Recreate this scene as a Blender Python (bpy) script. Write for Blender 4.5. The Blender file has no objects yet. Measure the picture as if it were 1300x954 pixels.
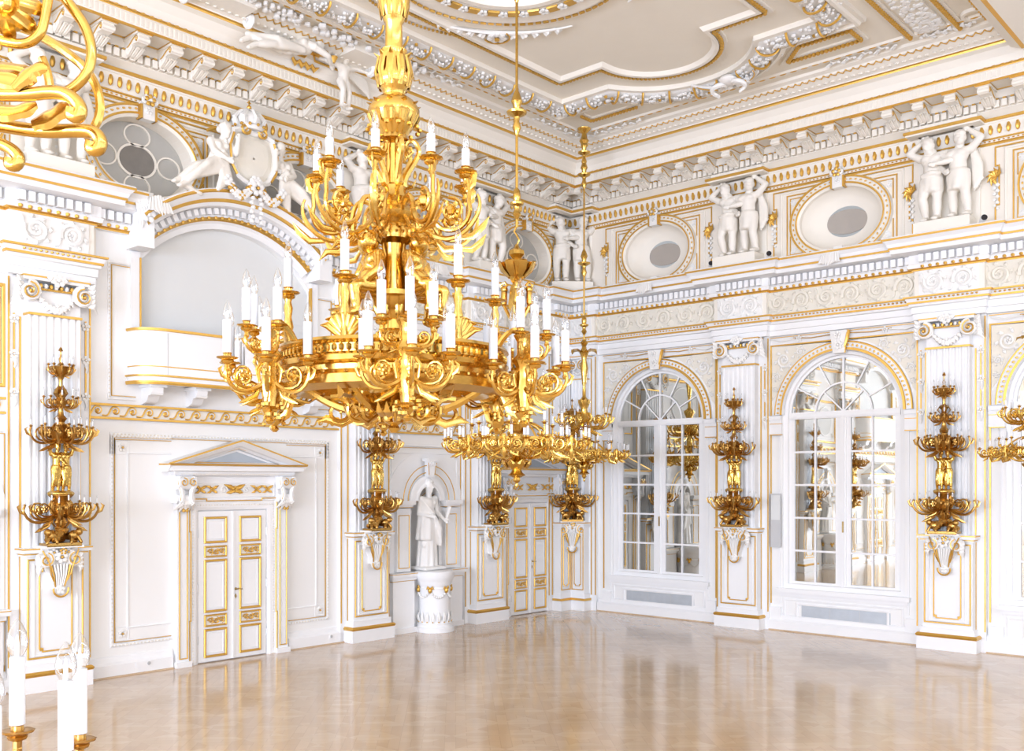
import bpy, math, random
from math import sin, cos, pi, radians, hypot, sqrt, atan2
from mathutils import Vector, Matrix
S = bpy.context.scene
COL = S.collection
rnd = random.Random(7)

# ------------------------------------------------------------------ materials
def mat(name, col, rough=.6, metal=0., bump=0., bscale=30., var=0., vscale=3., coat=0., spec=.5):
    m = bpy.data.materials.new(name); m.use_nodes = True
    nt = m.node_tree; b = nt.nodes['Principled BSDF']
    b.inputs['Base Color'].default_value = (*col, 1)
    b.inputs['Roughness'].default_value = rough
    b.inputs['Metallic'].default_value = metal
    b.inputs['Specular IOR Level'].default_value = spec
    if coat: b.inputs['Coat Weight'].default_value = coat; b.inputs['Coat Roughness'].default_value = .08
    tc = nt.nodes.new('ShaderNodeTexCoord')
    if bump:
        n = nt.nodes.new('ShaderNodeTexNoise'); n.inputs['Scale'].default_value = bscale; n.inputs['Detail'].default_value = 4
        bp = nt.nodes.new('ShaderNodeBump'); bp.inputs['Strength'].default_value = bump; bp.inputs['Distance'].default_value = .01
        nt.links.new(tc.outputs['Object'], n.inputs['Vector']); nt.links.new(n.outputs[0], bp.inputs['Height'])
        nt.links.new(bp.outputs[0], b.inputs['Normal'])
    if var:
        n = nt.nodes.new('ShaderNodeTexNoise'); n.inputs['Scale'].default_value = vscale; n.inputs['Detail'].default_value = 3
        r = nt.nodes.new('ShaderNodeMixRGB')
        r.inputs[1].default_value = (*[c*(1-var) for c in col], 1); r.inputs[2].default_value = (*[min(1, c*(1+var)) for c in col], 1)
        nt.links.new(tc.outputs['Object'], n.inputs['Vector']); nt.links.new(n.outputs[0], r.inputs[0]); nt.links.new(r.outputs[0], b.inputs['Base Color'])
    return m

WHITE = mat('white_lacquer_paint', (.84, .84, .84), .45, bump=.02, bscale=8)
WALLM = mat('white_and_cream_wall', (.84, .835, .82), .65, bump=.03, bscale=15)
def two_tone(m, lo, hi, z):      # the wall colour turns warm cream above the main cornice
    nt = m.node_tree; b = nt.nodes['Principled BSDF']; tc = nt.nodes.new('ShaderNodeTexCoord'); sx = nt.nodes.new('ShaderNodeSeparateXYZ'); g = nt.nodes.new('ShaderNodeMath'); g.operation = 'GREATER_THAN'; g.inputs[1].default_value = z
    mx = nt.nodes.new('ShaderNodeMixRGB'); mx.inputs[1].default_value = (*lo, 1); mx.inputs[2].default_value = (*hi, 1)
    nt.links.new(tc.outputs['Object'], sx.inputs[0]); nt.links.new(sx.outputs[2], g.inputs[0]); nt.links.new(g.outputs[0], mx.inputs[0]); nt.links.new(mx.outputs[0], b.inputs['Base Color'])
two_tone(WALLM, (.84, .835, .82), (.83, .77, .68), 8.6)
STAT = mat('ivory_stucco_figures', (.82, .775, .70), .55, bump=.08, bscale=25)
PLAS = mat('warm_white_plaster', (.84, .79, .705), .7, bump=.05, bscale=20)
CREAM = mat('cream_ceiling_plaster', (.82, .76, .655), .8, bump=.03, bscale=10, var=.02)
CREAML = mat('cream_relief_ground', (.78, .735, .64), .75, bump=.1, bscale=40)
MARB = mat('white_stucco_marble', (.83, .815, .785), .5, bump=.08, bscale=25)
GOLD = mat('gold_leaf', (.66, .42, .10), .22, 1., bump=.05, bscale=30, var=.2, vscale=14, coat=.25)
OLDG = mat('aged_gilt_bronze', (.50, .29, .08), .28, 1., bump=.1, bscale=50, var=.22, vscale=20)
GILT = mat('gilded_moulding', (.72, .43, .095), .38, .75, bump=.15, bscale=50, var=.08, vscale=9)
GREYP = mat('grey_white_screen', (.70, .71, .70), .8, var=.03, vscale=1.2)
OCUL = mat('grey_oculus_glass', (.44, .43, .40), .35, var=.06)
DARKO = mat('dark_oculus_glass', (.20, .185, .165), .4, var=.15, vscale=6)
SLATE = mat('slate_grey_tympanum', (.42, .46, .5), .6, var=.1)
GRIL = mat('grey_metal_grille', (.50, .54, .58), .45, .3, var=.15, vscale=4)
CAND = mat('white_candle_sleeve', (.76, .76, .77), .5)
BRASS = mat('aged_brass_fitting', (.45, .33, .14), .35, 1.)
BLACK = mat('black_lens', (.015, .015, .02), .3)
STEEL = mat('grey_steel_sheet', (.55, .56, .57), .4, .5)
BULBC = mat('lamp_base_white', (.85, .85, .82), .4)

def glassy(name, tint, refl):
    m = bpy.data.materials.new(name); m.use_nodes = True
    nt = m.node_tree; nt.nodes.clear()
    o = nt.nodes.new('ShaderNodeOutputMaterial'); mx = nt.nodes.new('ShaderNodeMixShader')
    t = nt.nodes.new('ShaderNodeBsdfTransparent'); g = nt.nodes.new('ShaderNodeBsdfGlossy')
    t.inputs[0].default_value = (*tint, 1); g.inputs['Roughness'].default_value = .05
    f = nt.nodes.new('ShaderNodeLayerWeight'); f.inputs[0].default_value = refl
    nt.links.new(f.outputs['Facing'], mx.inputs[0]); nt.links.new(t.outputs[0], mx.inputs[1]); nt.links.new(g.outputs[0], mx.inputs[2])
    nt.links.new(mx.outputs[0], o.inputs[0]); return m
BULB = glassy('clear_bulb_glass', (.95, .96, .97), .45)

def mirror_mat():
    m = mat('old_mirror_glass', (.70, .71, .68), .015, 1.)
    nt = m.node_tree; b = nt.nodes['Principled BSDF']
    n = nt.nodes.new('ShaderNodeTexNoise'); n.inputs['Scale'].default_value = 1.3
    tc = nt.nodes.new('ShaderNodeTexCoord'); bp = nt.nodes.new('ShaderNodeBump')
    bp.inputs['Strength'].default_value = .02; bp.inputs['Distance'].default_value = .03
    nt.links.new(tc.outputs['Object'], n.inputs['Vector']); nt.links.new(n.outputs[0], bp.inputs['Height']); nt.links.new(bp.outputs[0], b.inputs['Normal'])
    return m
MIRR = mirror_mat()

def floor_mat():
    m = mat('polished_parquet', (.5, .36, .24), .16, coat=.35)
    nt = m.node_tree; b = nt.nodes['Principled BSDF']
    tc = nt.nodes.new('ShaderNodeTexCoord')
    mp = nt.nodes.new('ShaderNodeMapping'); mp.inputs['Location'].default_value = (0, 0, .23); mp.inputs['Rotation'].default_value = (0, 0, radians(45))
    br = nt.nodes.new('ShaderNodeTexBrick'); br.inputs['Scale'].default_value = 1
    br.inputs['Brick Width'].default_value = .6; br.inputs['Row Height'].default_value = .15; br.inputs['Mortar Size'].default_value = .006; br.inputs['Mortar Smooth'].default_value = 1
    br.inputs['Color1'].default_value = (.64, .46, .29, 1); br.inputs['Color2'].default_value = (.56, .39, .235, 1); br.inputs['Mortar'].default_value = (.49, .345, .21, 1)
    mp2 = nt.nodes.new('ShaderNodeMapping'); mp2.inputs['Location'].default_value = (0, 0, .23); mp2.inputs['Rotation'].default_value = (0, 0, radians(135))
    br2 = nt.nodes.new('ShaderNodeTexBrick'); br2.inputs['Scale'].default_value = 1
    br2.inputs['Brick Width'].default_value = .6; br2.inputs['Row Height'].default_value = .15; br2.inputs['Mortar Size'].default_value = .006; br2.inputs['Mortar Smooth'].default_value = 1
    br2.inputs['Color1'].default_value = (.59, .42, .255, 1); br2.inputs['Color2'].default_value = (.66, .49, .32, 1); br2.inputs['Mortar'].default_value = (.49, .345, .21, 1)
    ck = nt.nodes.new('ShaderNodeTexChecker'); ck.inputs['Scale'].default_value = 2.0; mp3 = nt.nodes.new('ShaderNodeMapping'); mp3.inputs['Location'].default_value = (.013, .017, .23)
    mx = nt.nodes.new('ShaderNodeMixRGB')
    L = nt.links
    L.new(tc.outputs['Object'], mp.inputs[0]); L.new(tc.outputs['Object'], mp2.inputs[0]); L.new(mp.outputs[0], br.inputs[0]); L.new(mp2.outputs[0], br2.inputs[0])
    L.new(tc.outputs['Object'], mp3.inputs[0]); L.new(mp3.outputs[0], ck.inputs[0]); L.new(ck.outputs['Fac'], mx.inputs[0]); L.new(br.outputs[0], mx.inputs[1]); L.new(br2.outputs[0], mx.inputs[2])
    nz = nt.nodes.new('ShaderNodeTexNoise'); nz.inputs['Scale'].default_value = .9
    m2 = nt.nodes.new('ShaderNodeMixRGB'); m2.blend_type = 'MULTIPLY'; m2.inputs[0].default_value = .25
    L.new(tc.outputs['Object'], nz.inputs['Vector']); L.new(mx.outputs[0], m2.inputs[1]); L.new(nz.outputs[0], m2.inputs[2]); L.new(m2.outputs[0], b.inputs['Base Color'])
    return m
PARQ = floor_mat()

# ------------------------------------------------------------------ mesh builder
def wallT(p): return (p[0], -p[2], p[1])       # (u, z, w) on a wall -> local x, y, z
class MB:
    def __init__(s, *mats, T=None):
        s.v = []; s.f = []; s.m = []; s.mi = 0; s.mats = list(mats) or [WHITE]; s.T = T
    def use(s, m):
        if m not in s.mats: s.mats.append(m)
        s.mi = s.mats.index(m); return s
    def add(s, vs, fs):
        n = len(s.v)
        s.v += [s.T(p) for p in vs] if s.T else [tuple(p) for p in vs]
        s.f += [tuple(i+n for i in f) for f in fs]; s.m += [s.mi]*len(fs); return s
    def box(s, a0, a1, b0, b1, c0, c1):
        return s.add([(a, b, c) for a in (a0, a1) for b in (b0, b1) for c in (c0, c1)],
                     [(0, 1, 3, 2), (4, 6, 7, 5), (0, 4, 5, 1), (2, 3, 7, 6), (0, 2, 6, 4), (1, 5, 7, 3)])
    def prism(s, poly, c0, c1):
        n = len(poly)
        return s.add([(p[0], p[1], c0) for p in poly]+[(p[0], p[1], c1) for p in poly],
                     [tuple(range(n-1, -1, -1)), tuple(range(n, 2*n))]+[(i, (i+1) % n, n+(i+1) % n, n+i) for i in range(n)])
    def sweep(s, path, prof, closed=False, tf=None, side=1, mats=None, capends=True):
        path = [p for i, p in enumerate(path) if i == 0 or hypot(p[0]-path[i-1][0], p[1]-path[i-1][1]) > 1e-5]
        if closed and hypot(path[0][0]-path[-1][0], path[0][1]-path[-1][1]) < 1e-5: path = path[:-1]
        n = len(path); N = []
        for i in range(n):
            p = path[i]; a = path[i-1] if (i > 0 or closed) else None; b = path[(i+1) % n] if (i < n-1 or closed) else None
            def nn(q, r):
                dx, dy = r[0]-q[0], r[1]-q[1]; l = hypot(dx, dy) or 1; return (dy/l*side, -dx/l*side)
            n1 = nn(a, p) if a else None; n2 = nn(p, b) if b else None
            if not n1: n1 = n2
            if not n2: n2 = n1
            mx, my = n1[0]+n2[0], n1[1]+n2[1]; l2 = (mx*mx+my*my)
            k = min(2/l2, 4) if l2 > 1e-6 else 1
            N.append((mx*k, my*k) if l2 > 1e-6 else n1)
        k = len(prof); vs = []
        for (p, nv) in zip(path, N):
            for q in prof:
                v = (p[0]+nv[0]*q[0], p[1]+nv[1]*q[0], q[1]); vs.append(tf(v) if tf else v)
        rng = range(n if closed else n-1)
        for j in range(k-1):
            if mats: s.use(mats[j])
            elif len(prof[j+1]) > 2 and prof[j+1][2] is not None: s.use(prof[j+1][2])
            base = [vs[i*k+jj] for i in range(n) for jj in (j, j+1)]
            s.add(base, [(2*i, 2*((i+1) % n), 2*((i+1) % n)+1, 2*i+1) for i in rng])
        if capends and not closed and k > 2:
            s.add(vs[:k], [tuple(range(k))]); s.add(vs[-k:], [tuple(range(k))])
        return s
    def tube(s, pts, rad, n=6, cap=True, sx=1.):
        pts = [Vector(p) for p in pts]; m = len(pts)
        if not hasattr(rad, '__len__'): rad = [rad]*m
        if len(rad) != m:
            q = len(rad)-1; rad = [rad[min(int(i/(m-1)*q), q-1)]*(1-(i/(m-1)*q-min(int(i/(m-1)*q), q-1)))+rad[min(int(i/(m-1)*q), q-1)+1]*(i/(m-1)*q-min(int(i/(m-1)*q), q-1)) for i in range(m)]
        vs = []; up = None
        for i in range(m):
            t = (pts[min(i+1, m-1)]-pts[max(i-1, 0)])
            t = t.normalized() if t.length > 1e-9 else Vector((0, 0, 1))
            if up is None:
                up = t.orthogonal().normalized() if sx == 1 else (Vector((0, 0, 1)) if abs(t.z) < .9 else Vector((1, 0, 0)))
            a = (up-t*up.dot(t)); a = a.normalized() if a.length > 1e-6 else t.orthogonal().normalized(); up = a; b = t.cross(a)
            for j in range(n):
                th = 2*pi*j/n; vs.append(tuple(pts[i]+(a*cos(th)+b*sin(th)*sx)*rad[i]))
        fs = [(i*n+j, i*n+(j+1) % n, (i+1)*n+(j+1) % n, (i+1)*n+j) for i in range(m-1) for j in range(n)]
        if cap: fs += [tuple(range(n-1, -1, -1)), tuple((m-1)*n+j for j in range(n))]
        return s.add(vs, fs)
    def lathe(s, prof, n=16, c=(0, 0, 0), lobes=0, amp=0., axis='z'):
        vs = []
        for (r, z) in prof:
            for j in range(n):
                th = 2*pi*j/n; q = r*(1+amp*cos(lobes*th)) if lobes else r
                x, y = q*cos(th), q*sin(th)
                vs.append((c[0]+x, c[1]+y, c[2]+z) if axis == 'z' else (c[0]+x, c[1]+z, c[2]+y) if axis == 'y' else (c[0]+x, c[1]+y, c[2]+z))
        m = len(prof)
        fs = [(i*n+j, i*n+(j+1) % n, (i+1)*n+(j+1) % n, (i+1)*n+j) for i in range(m-1) for j in range(n)]
        fs += [tuple(range(n-1, -1, -1)), tuple((m-1)*n+j for j in range(n))]
        return s.add(vs, fs)
    def ball(s, c, r, n=6, m=4):
        r = (r, r, r) if not hasattr(r, '__len__') else r
        vs = [(c[0], c[1], c[2]-r[2])]
        for i in range(1, m):
            ph = -pi/2+pi*i/m
            for j in range(n):
                th = 2*pi*j/n; vs.append((c[0]+r[0]*cos(ph)*cos(th), c[1]+r[1]*cos(ph)*sin(th), c[2]+r[2]*sin(ph)))
        vs.append((c[0], c[1], c[2]+r[2])); L = len(vs)-1
        fs = [(0, 1+(j+1) % n, 1+j) for j in range(n)]
        fs += [(1+i*n+j, 1+i*n+(j+1) % n, 1+(i+1)*n+(j+1) % n, 1+(i+1)*n+j) for i in range(m-2) for j in range(n)]
        fs += [(L, 1+(m-2)*n+j, 1+(m-2)*n+(j+1) % n) for j in range(n)]
        return s.add(vs, fs)
    def leaf(s, pts, W, nrm, lobes=3, th=.25, curl=.25):
        """lobed acanthus leaf: a curved blade along pts, half width W, facing nrm"""
        P = [Vector(p) for p in pts]; m = len(P); vs = []; nv = Vector(nrm).normalized()
        for i in range(m):
            t = i/(m-1); d = (P[min(i+1, m-1)]-P[max(i-1, 0)]).normalized(); sd = d.cross(nv)
            sd = sd.normalized() if sd.length > 1e-6 else d.orthogonal().normalized(); up = sd.cross(d)
            w = W*(sin(pi*min(1, t*.85+.12))**.6)*(.72+.28*abs(cos(pi*lobes*t)))
            if i == m-1: w = W*.08
            for q, h in ((-1, -curl), (-.5, .12), (0, -.02), (.5, .12), (1, -curl)):
                vs.append(tuple(P[i]+sd*w*q+up*w*h))
            vs.append(tuple(P[i]-up*w*th*2))
        k = 6; fs = []
        for i in range(m-1):
            for j in range(k): fs.append((i*k+j, (i+1)*k+j, (i+1)*k+(j+1) % k, i*k+(j+1) % k))
        fs += [tuple(range(k)), tuple((m-1)*k+j for j in range(k-1, -1, -1))]
        return s.add(vs, fs)
    def mesh(s, name, smooth=True, ang=42):
        me = bpy.data.meshes.new(name); me.from_pydata(s.v, [], s.f)
        for m in s.mats: me.materials.append(m)
        me.polygons.foreach_set('material_index', s.m)
        bm = bmesh.new(); bm.from_mesh(me); bmesh.ops.recalc_face_normals(bm, faces=bm.faces); bm.to_mesh(me); bm.free()
        if smooth:
            me.shade_smooth(); me.set_sharp_from_angle(angle=radians(ang))
        me.update(); return me
    def build(s, name, parent=None, **k): return link(name, s.mesh(name, **k), parent)
import bmesh
def link(name, me, parent=None, loc=(0, 0, 0), rz=0):
    o = bpy.data.objects.new(name, me); COL.objects.link(o); o.location = loc; o.rotation_euler = (0, 0, rz)
    if parent: o.parent = parent
    return o
def empty(name, loc=(0, 0, 0), rz=0, label=None, cat=None, group=None, kind=None):
    o = bpy.data.objects.new(name, None); COL.objects.link(o); o.location = loc; o.rotation_euler = (0, 0, rz)
    o.empty_display_size = .1; return tag(o, label, cat, group, kind)
def tag(o, label=None, cat=None, group=None, kind=None):
    for k, v in (('label', label), ('category', cat), ('group', group), ('kind', kind)):
        if v: o[k] = v
    return o
def dup(root, loc=None, rz=None, label=None):
    r = root.copy(); COL.objects.link(r)
    if loc: r.location = loc
    if rz is not None: r.rotation_euler = (0, 0, rz)
    if label: r['label'] = label
    for ch in KIDS(root):
        c = ch.copy(); COL.objects.link(c); c.parent = r
        for g in KIDS(ch):
            d = g.copy(); COL.objects.link(d); d.parent = c
    return r
def KIDS(o): return list(o.children)
def remesh(mb, name, parent, vox=.02, sm=4, material=None, loc=(0, 0, 0), rz=0, maxf=None, infl=0.):
    """fuse the overlapping closed solids of mb into one continuous smooth surface"""
    o = link(name+'_tmp', mb.mesh(name, smooth=False))
    md = o.modifiers.new('r', 'REMESH'); md.mode = 'VOXEL'; md.voxel_size = vox
    if infl: dm = o.modifiers.new('i', 'DISPLACE'); dm.strength = infl; dm.mid_level = 0
    if sm: k = o.modifiers.new('s', 'SMOOTH'); k.iterations = sm; k.factor = .5
    if maxf: d = o.modifiers.new('d', 'DECIMATE'); d.ratio = maxf
    dg = bpy.context.evaluated_depsgraph_get(); dg.update()
    me = bpy.data.meshes.new_from_object(o.evaluated_get(dg)); me.name = name
    bpy.data.objects.remove(o)
    me.materials.clear(); me.materials.append(material or mb.mats[0])
    me.polygons.foreach_set('material_index', [0]*len(me.polygons)); me.shade_smooth()
    return link(name, me, parent, loc, rz)

def arc(cx, cy, r, a0, a1, n=24, ry=None):
    return [(cx+r*cos(radians(a0+(a1-a0)*i/n)), cy+(ry or r)*sin(radians(a0+(a1-a0)*i/n))) for i in range(n+1)]
def rect(a0, a1, b0, b1): return [(a0, b0), (a1, b0), (a1, b1), (a0, b1)]
def notched(a0, a1, b0, b1, k):   # rectangle with incurved square corners
    return [(a0+k, b0), (a1-k, b0), (a1-k, b0+k), (a1, b0+k), (a1, b1-k), (a1-k, b1-k), (a1-k, b1), (a0+k, b1), (a0+k, b1-k), (a0, b1-k), (a0, b0+k), (a0+k, b0+k)]
def walk(path, step, closed=False):
    """points and unit tangents at equal steps along a 2-D path"""
    out = []; P = list(path)+([path[0]] if closed else []); acc = step/2
    for a, b in zip(P, P[1:]):
        d = hypot(b[0]-a[0], b[1]-a[1])
        if d < 1e-9: continue
        t = ((b[0]-a[0])/d, (b[1]-a[1])/d)
        while acc < d: out.append(((a[0]+t[0]*acc, a[1]+t[1]*acc), t)); acc += step
        acc -= d
    return out
def spiral2(cx, cy, r0, turns, a0=0, d=1, n=22, r1=.12):
    """points of a closing spiral from radius r0 in to r0*r1"""
    return [(cx+(r0*(1-(1-r1)*i/n))*cos(radians(a0)+d*2*pi*turns*i/n), cy+(r0*(1-(1-r1)*i/n))*sin(radians(a0)+d*2*pi*turns*i/n)) for i in range(n+1)]
def bez(p0, p1, p2, p3, n=10):
    r = []
    for i in range(n+1):
        t = i/n; a = (1-t)**3; b = 3*t*(1-t)**2; c = 3*t*t*(1-t); d = t**3
        r.append(tuple(a*p0[k]+b*p1[k]+c*p2[k]+d*p3[k] for k in range(len(p0))))
    return r
def mould(mb, path, w, h, closed=True, c0=0., m=None, side=1):
    """small half-round moulding along a path on a wall"""
    if m: mb.use(m)
    return mb.sweep(path, [(-w/2, c0), (-w/2, c0+h*.6), (-w/4, c0+h), (w/4, c0+h), (w/2, c0+h*.6), (w/2, c0)], closed=closed, side=side)
def beads(mb, path, step, r, c0, closed=False, m=None, k=(1, 1, 1)):
    if m: mb.use(m)
    for (p, t) in walk(path, step, closed):
        if abs(t[0]) > .7: mb.ball((p[0], p[1], c0), (r*k[0], r*k[1], r*k[2]), 5, 3)
        else: mb.ball((p[0], p[1], c0), (r*k[1], r*k[0], r*k[2]), 5, 3)
    return mb
def rosette(mb, u, z, w, r, m1=None, m2=None, n=5):
    if m1: mb.use(m1)
    for i in range(n):
        a = 2*pi*i/n+.3; mb.ball((u+r*.6*cos(a), z+r*.6*sin(a), w+r*.12), (r*.42, r*.42, r*.3), 5, 3)
    if m2: mb.use(m2)
    mb.ball((u, z, w+r*.3), r*.26, 5, 3)
def rinceau(mb, u0, u1, z0, z1, w, m=None, flip=1, t=.5):
    """one scroll of acanthus relief filling a rectangle"""
    if m: mb.use(m)
    cu, cz = (u0+u1)/2, (z0+z1)/2; R = min(abs(u1-u0), z1-z0)*.44; th = R*.24
    sp = spiral2(cu, cz, R, 1.7, 200 if flip > 0 else -200, -flip, 20, .2)
    mb.tube([(a, b, w+th*.2) for a, b in sp], [th, th*.55], 5)
    mb.tube([(a, b, w) for a, b in bez((u0, cz-flip*R*.9), (u0+R*.4, cz-flip*R*1.1), (cu-R*1.2, cz-flip*R*.2), sp[0])], [th*.7, th], 5)
    rosette(mb, cu, cz, w, R*.42)
    for i in range(7):
        a = radians(200*flip)-flip*i*.85; x, y = cu+R*cos(a), cz+R*sin(a)
        e = (cu+R*1.35*cos(a-flip*.45), cz+R*1.35*sin(a-flip*.45))
        e = (max(min(e[0], max(u0, u1)), min(u0, u1)), max(min(e[1], z1-.01), z0+.01))
        mb.leaf([(x, y, w+.005), ((x+e[0])/2, (y+e[1])/2, w+th*.9), (e[0], e[1], w+.004)], R*.17, (0, 0, 1), 2)
LW = pi/2     # rotation that turns a wall-local object onto the left wall
def W(*m): return MB(*m, T=wallT)
# ------------------------------------------------------------------ the room shell
PL = [-14.3, -7.4, -3.55]; PLB = [-18.15, -25.05, -28.9, -35.8]      # pilasters on the left wall (near ones, and those the mirrors show)
PR = [5.42, 10.25, 15.1, 19.95]
DOORS = [-10.73, -1.72]; DOORSB = [-21.6, -32.3]
NICHES = [-5.5]; NICHESB = [-16.2, -27.0]
MIRS = [2.93, 7.85, 12.72, 17.55]
OVL = [-12.55, -9.0, -5.5, -1.9, -16.2, -19.8, -23.4, -27.0]; OVR = [2.9, 7.82, 12.72, 17.55]
ARCH_C = (-10.75, 6.0); ARCHB = (-21.6, 6.0)
XE, YE = 24.4, -38.0
def outline_wall(name, outer, holes, thick, rz, m=WALLM):
    cu = bpy.data.curves.new(name, 'CURVE'); cu.dimensions = '2D'; cu.fill_mode = 'BOTH'; cu.extrude = thick/2
    for loop in [outer]+holes:
        sp = cu.splines.new('POLY'); sp.points.add(len(loop)-1); sp.use_cyclic_u = True
        for i, (a, b) in enumerate(loop): sp.points[i].co = (a, b, 0, 1)
    o = bpy.data.objects.new(name+'_c', cu); COL.objects.link(o)
    dg = bpy.context.evaluated_depsgraph_get(); dg.update()
    me = bpy.data.meshes.new_from_object(o.evaluated_get(dg)); bpy.data.objects.remove(o)
    for v in me.vertices: v.co = (v.co.x, thick/2-v.co.z, v.co.y)
    me.flip_normals()
    me.materials.clear(); me.materials.append(m); me.name = name
    return tag(link(name, me, None, (0, 0, 0), rz), kind='structure')
def archhole(c, h, z0, zs, n=20): return [(c-h, z0), (c+h, z0)]+arc(c, zs, h, 0, 180, n)
def segarch(c, zc, R, h, z0, n=24):
    a = math.degrees(math.acos(h/R)); return [(c-h, z0), (c+h, z0)]+arc(c, zc, R, a, 180-a, n)
OVA, OVB_, OVZ = .95, .70, 9.47
holesL = [arc(u, OVZ, OVA, 0, 352, 40, OVB_) for u in OVL]
holesL += [archhole(u, .46, 1.22, 3.0) for u in NICHES+NICHESB]
holesL += [segarch(c, 6.0, 2.45, 1.93, 5.35) for c in (ARCH_C[0], ARCHB[0])]
outline_wall('wall_left', rect(YE, .5, 0, 12.2), holesL, .5, LW)
holesR = [arc(u, OVZ, OVA, 0, 352, 40, OVB_) for u in OVR]+[archhole(u, 1.42, 1.0, 5.07) for u in MIRS]
outline_wall('wall_right', rect(-.5, XE, 0, 12.2), holesR, .5, 0)
# daylight side: tall arched windows right of the viewer; back wall openings are added
WINY = [-3.2, -8.1, -13., -17.9, -22.8, -27.7, -32.6]
o = outline_wall('wall_window_side', rect(0, -YE, 0, 12.2), [archhole(-y, 1.4, .9, 5.6) for y in WINY]+[arc(-y, OVZ, 1.1, 0, 352, 30, .8) for y in WINY], .5, -LW); o.location = (XE, 0, 0)
o = outline_wall('wall_back', rect(-XE, 0, 0, 12.2), [archhole(-u, 1.4, .9, 5.6) for u in (4, 9, 14, 19)], .5, pi); o.location = (0, YE, 0)
fl = MB(PARQ); fl.box(-.5, XE+.5, YE-.5, .5, -.2, 0); tag(fl.build('floor', smooth=False), kind='structure')
ce = MB(CREAM); ce.box(-.5, XE+.5, YE-.5, .5, 12.2, 12.4); tag(ce.build('ceiling', smooth=False), kind='structure')
for i, y in enumerate(WINY):
    wn = W(WHITE); A = archhole(-y, 1.4, .9, 5.6)
    wn.sweep(A, [(0, -.25), (0, -.15), (-.1, -.15), (-.1, -.25)], closed=True)
    wn.box(-y-.05, -y+.05, .9, 6.95, -.25, -.17)
    for z in (1.9, 2.8, 3.7, 4.6, 5.55): wn.box(-y-1.35, -y+1.35, z-.03, z+.03, -.24, -.18)
    o = tag(wn.build('window_%d' % (i+1)), kind='structure'); o.location = (XE, 0, 0); o.rotation_euler = (0, 0, -LW)

# ---- plan path along both walls, stepping out over the pilasters
def plan(y0, y1, jogsL, xr, jogsR, j, h=.62, corner=True):
    P = []
    def L(y, o): P.append((o, y))
    def R(x, o): P.append((x, -o))
    L(y0, 0)
    for c in sorted(jogsL):
        if c-h > y0 and c+h < y1: L(c-h, 0); L(c-h, j); L(c+h, j); L(c+h, 0)
    if xr is None: L(y1, 0); return P
    if corner and j: L(-.98, 0); L(-.98, j); P.append((j, -j)); R(.98, j); R(.98, 0)
    else: P.append((0, 0))
    for c in sorted(jogsR):
        if c+h < xr: R(c-h, 0); R(c-h, j); R(c+h, j); R(c+h, 0)
    R(xr, 0); return P
tn = [0]
def trim(mb, rz=0, name=None):
    tn[0] += 1; o = mb.build(name or 'trim_%d' % tn[0]); o.rotation_euler = (0, 0, rz); return tag(o, kind='structure')
def seg3(mb, path, off, step, fn):
    """call fn(point, tangent, normal) along the offset of a plan path"""
    for (p, t) in walk(path, step): n = (t[1], -t[0]); fn((p[0]+n[0]*off, p[1]+n[1]*off), t, n)
def obox(mb, p, t, n, a, d, z0, z1, d0=0.):   # small box on a plan path: half width a, depth d0..d
    vs = [(p[0]+t[0]*s*a+n[0]*q, p[1]+t[1]*s*a+n[1]*q, z) for s in (-1, 1) for q in (d0, d) for z in (z0, z1)]
    mb.add(vs, [(0, 1, 3, 2), (4, 6, 7, 5), (0, 4, 5, 1), (2, 3, 7, 6), (0, 2, 6, 4), (1, 5, 7, 3)])

# lower entablature: architrave and frieze only over the pilasters in the door bays, running elsewhere
def lowent(path, name=None):
    m = MB(WHITE)
    m.sweep(path, [(0, 6.94), (.10, 6.94, WHITE), (.10, 7.06, WHITE), (.13, 7.07, WHITE), (.13, 7.2, WHITE), (.17, 7.22, WHITE), (.17, 7.27, WHITE), (.2, 7.27, GILT), (.2, 7.31, GILT),
                   (.23, 7.38, WHITE), (.26, 7.39, GILT), (.26, 7.42, GILT), (.08, 7.43, WHITE), (.08, 7.99, PLAS), (0, 7.99, WHITE)])
    m.use(GILT); seg3(m, path, .225, .09, lambda p, t, n: m.ball((p[0], p[1], 7.35), (.03, .03, .022), 5, 3))
    return trim(m)
lowent(plan(-15.1, -13.5, [-14.3], None, [], .14)); lowent(plan(-19, -17.3, [-18.15], None, [], .14))
lowent(plan(-8.2, 0, PL[1:], XE, PR, .14))
def cornice(path):
    m = MB(WHITE)
    m.sweep(path, [(0, 7.97), (.12, 7.97, WHITE), (.12, 8.0, GILT), (.18, 8.02, GILT), (.2, 8.10, WHITE), (.17, 8.11, GILT), (.17, 8.30, WHITE), (.30, 8.32, WHITE), (.46, 8.33, WHITE),
                   (.46, 8.41, WHITE), (.47, 8.42, WHITE), (.49, 8.42, GILT), (.49, 8.46, GILT), (.50, 8.47, WHITE), (.52, 8.53, WHITE), (.58, 8.60, WHITE), (.60, 8.60, GILT), (.60, 8.64, GILT), (.58, 8.67, WHITE), (0, 8.69, WHITE)])
    m.use(WHITE); seg3(m, path, .17, .155, lambda p, t, n: obox(m, p, t, n, .05, .11, 8.13, 8.29))
    m.use(GILT); seg3(m, path, .185, .155, lambda p, t, n: m.ball((p[0], p[1], 8.05), (.045, .045, .04), 5, 3))
    return trim(m)
cornice(plan(YE, -23.7, [-25.05, -28.9, -35.8], None, [], .14))
cornice(plan(-19.5, -12.78, [-14.3, -18.15], None, [], .14))
cornice(plan(-8.72, 0, PL[1:], XE, PR, .14))
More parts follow.
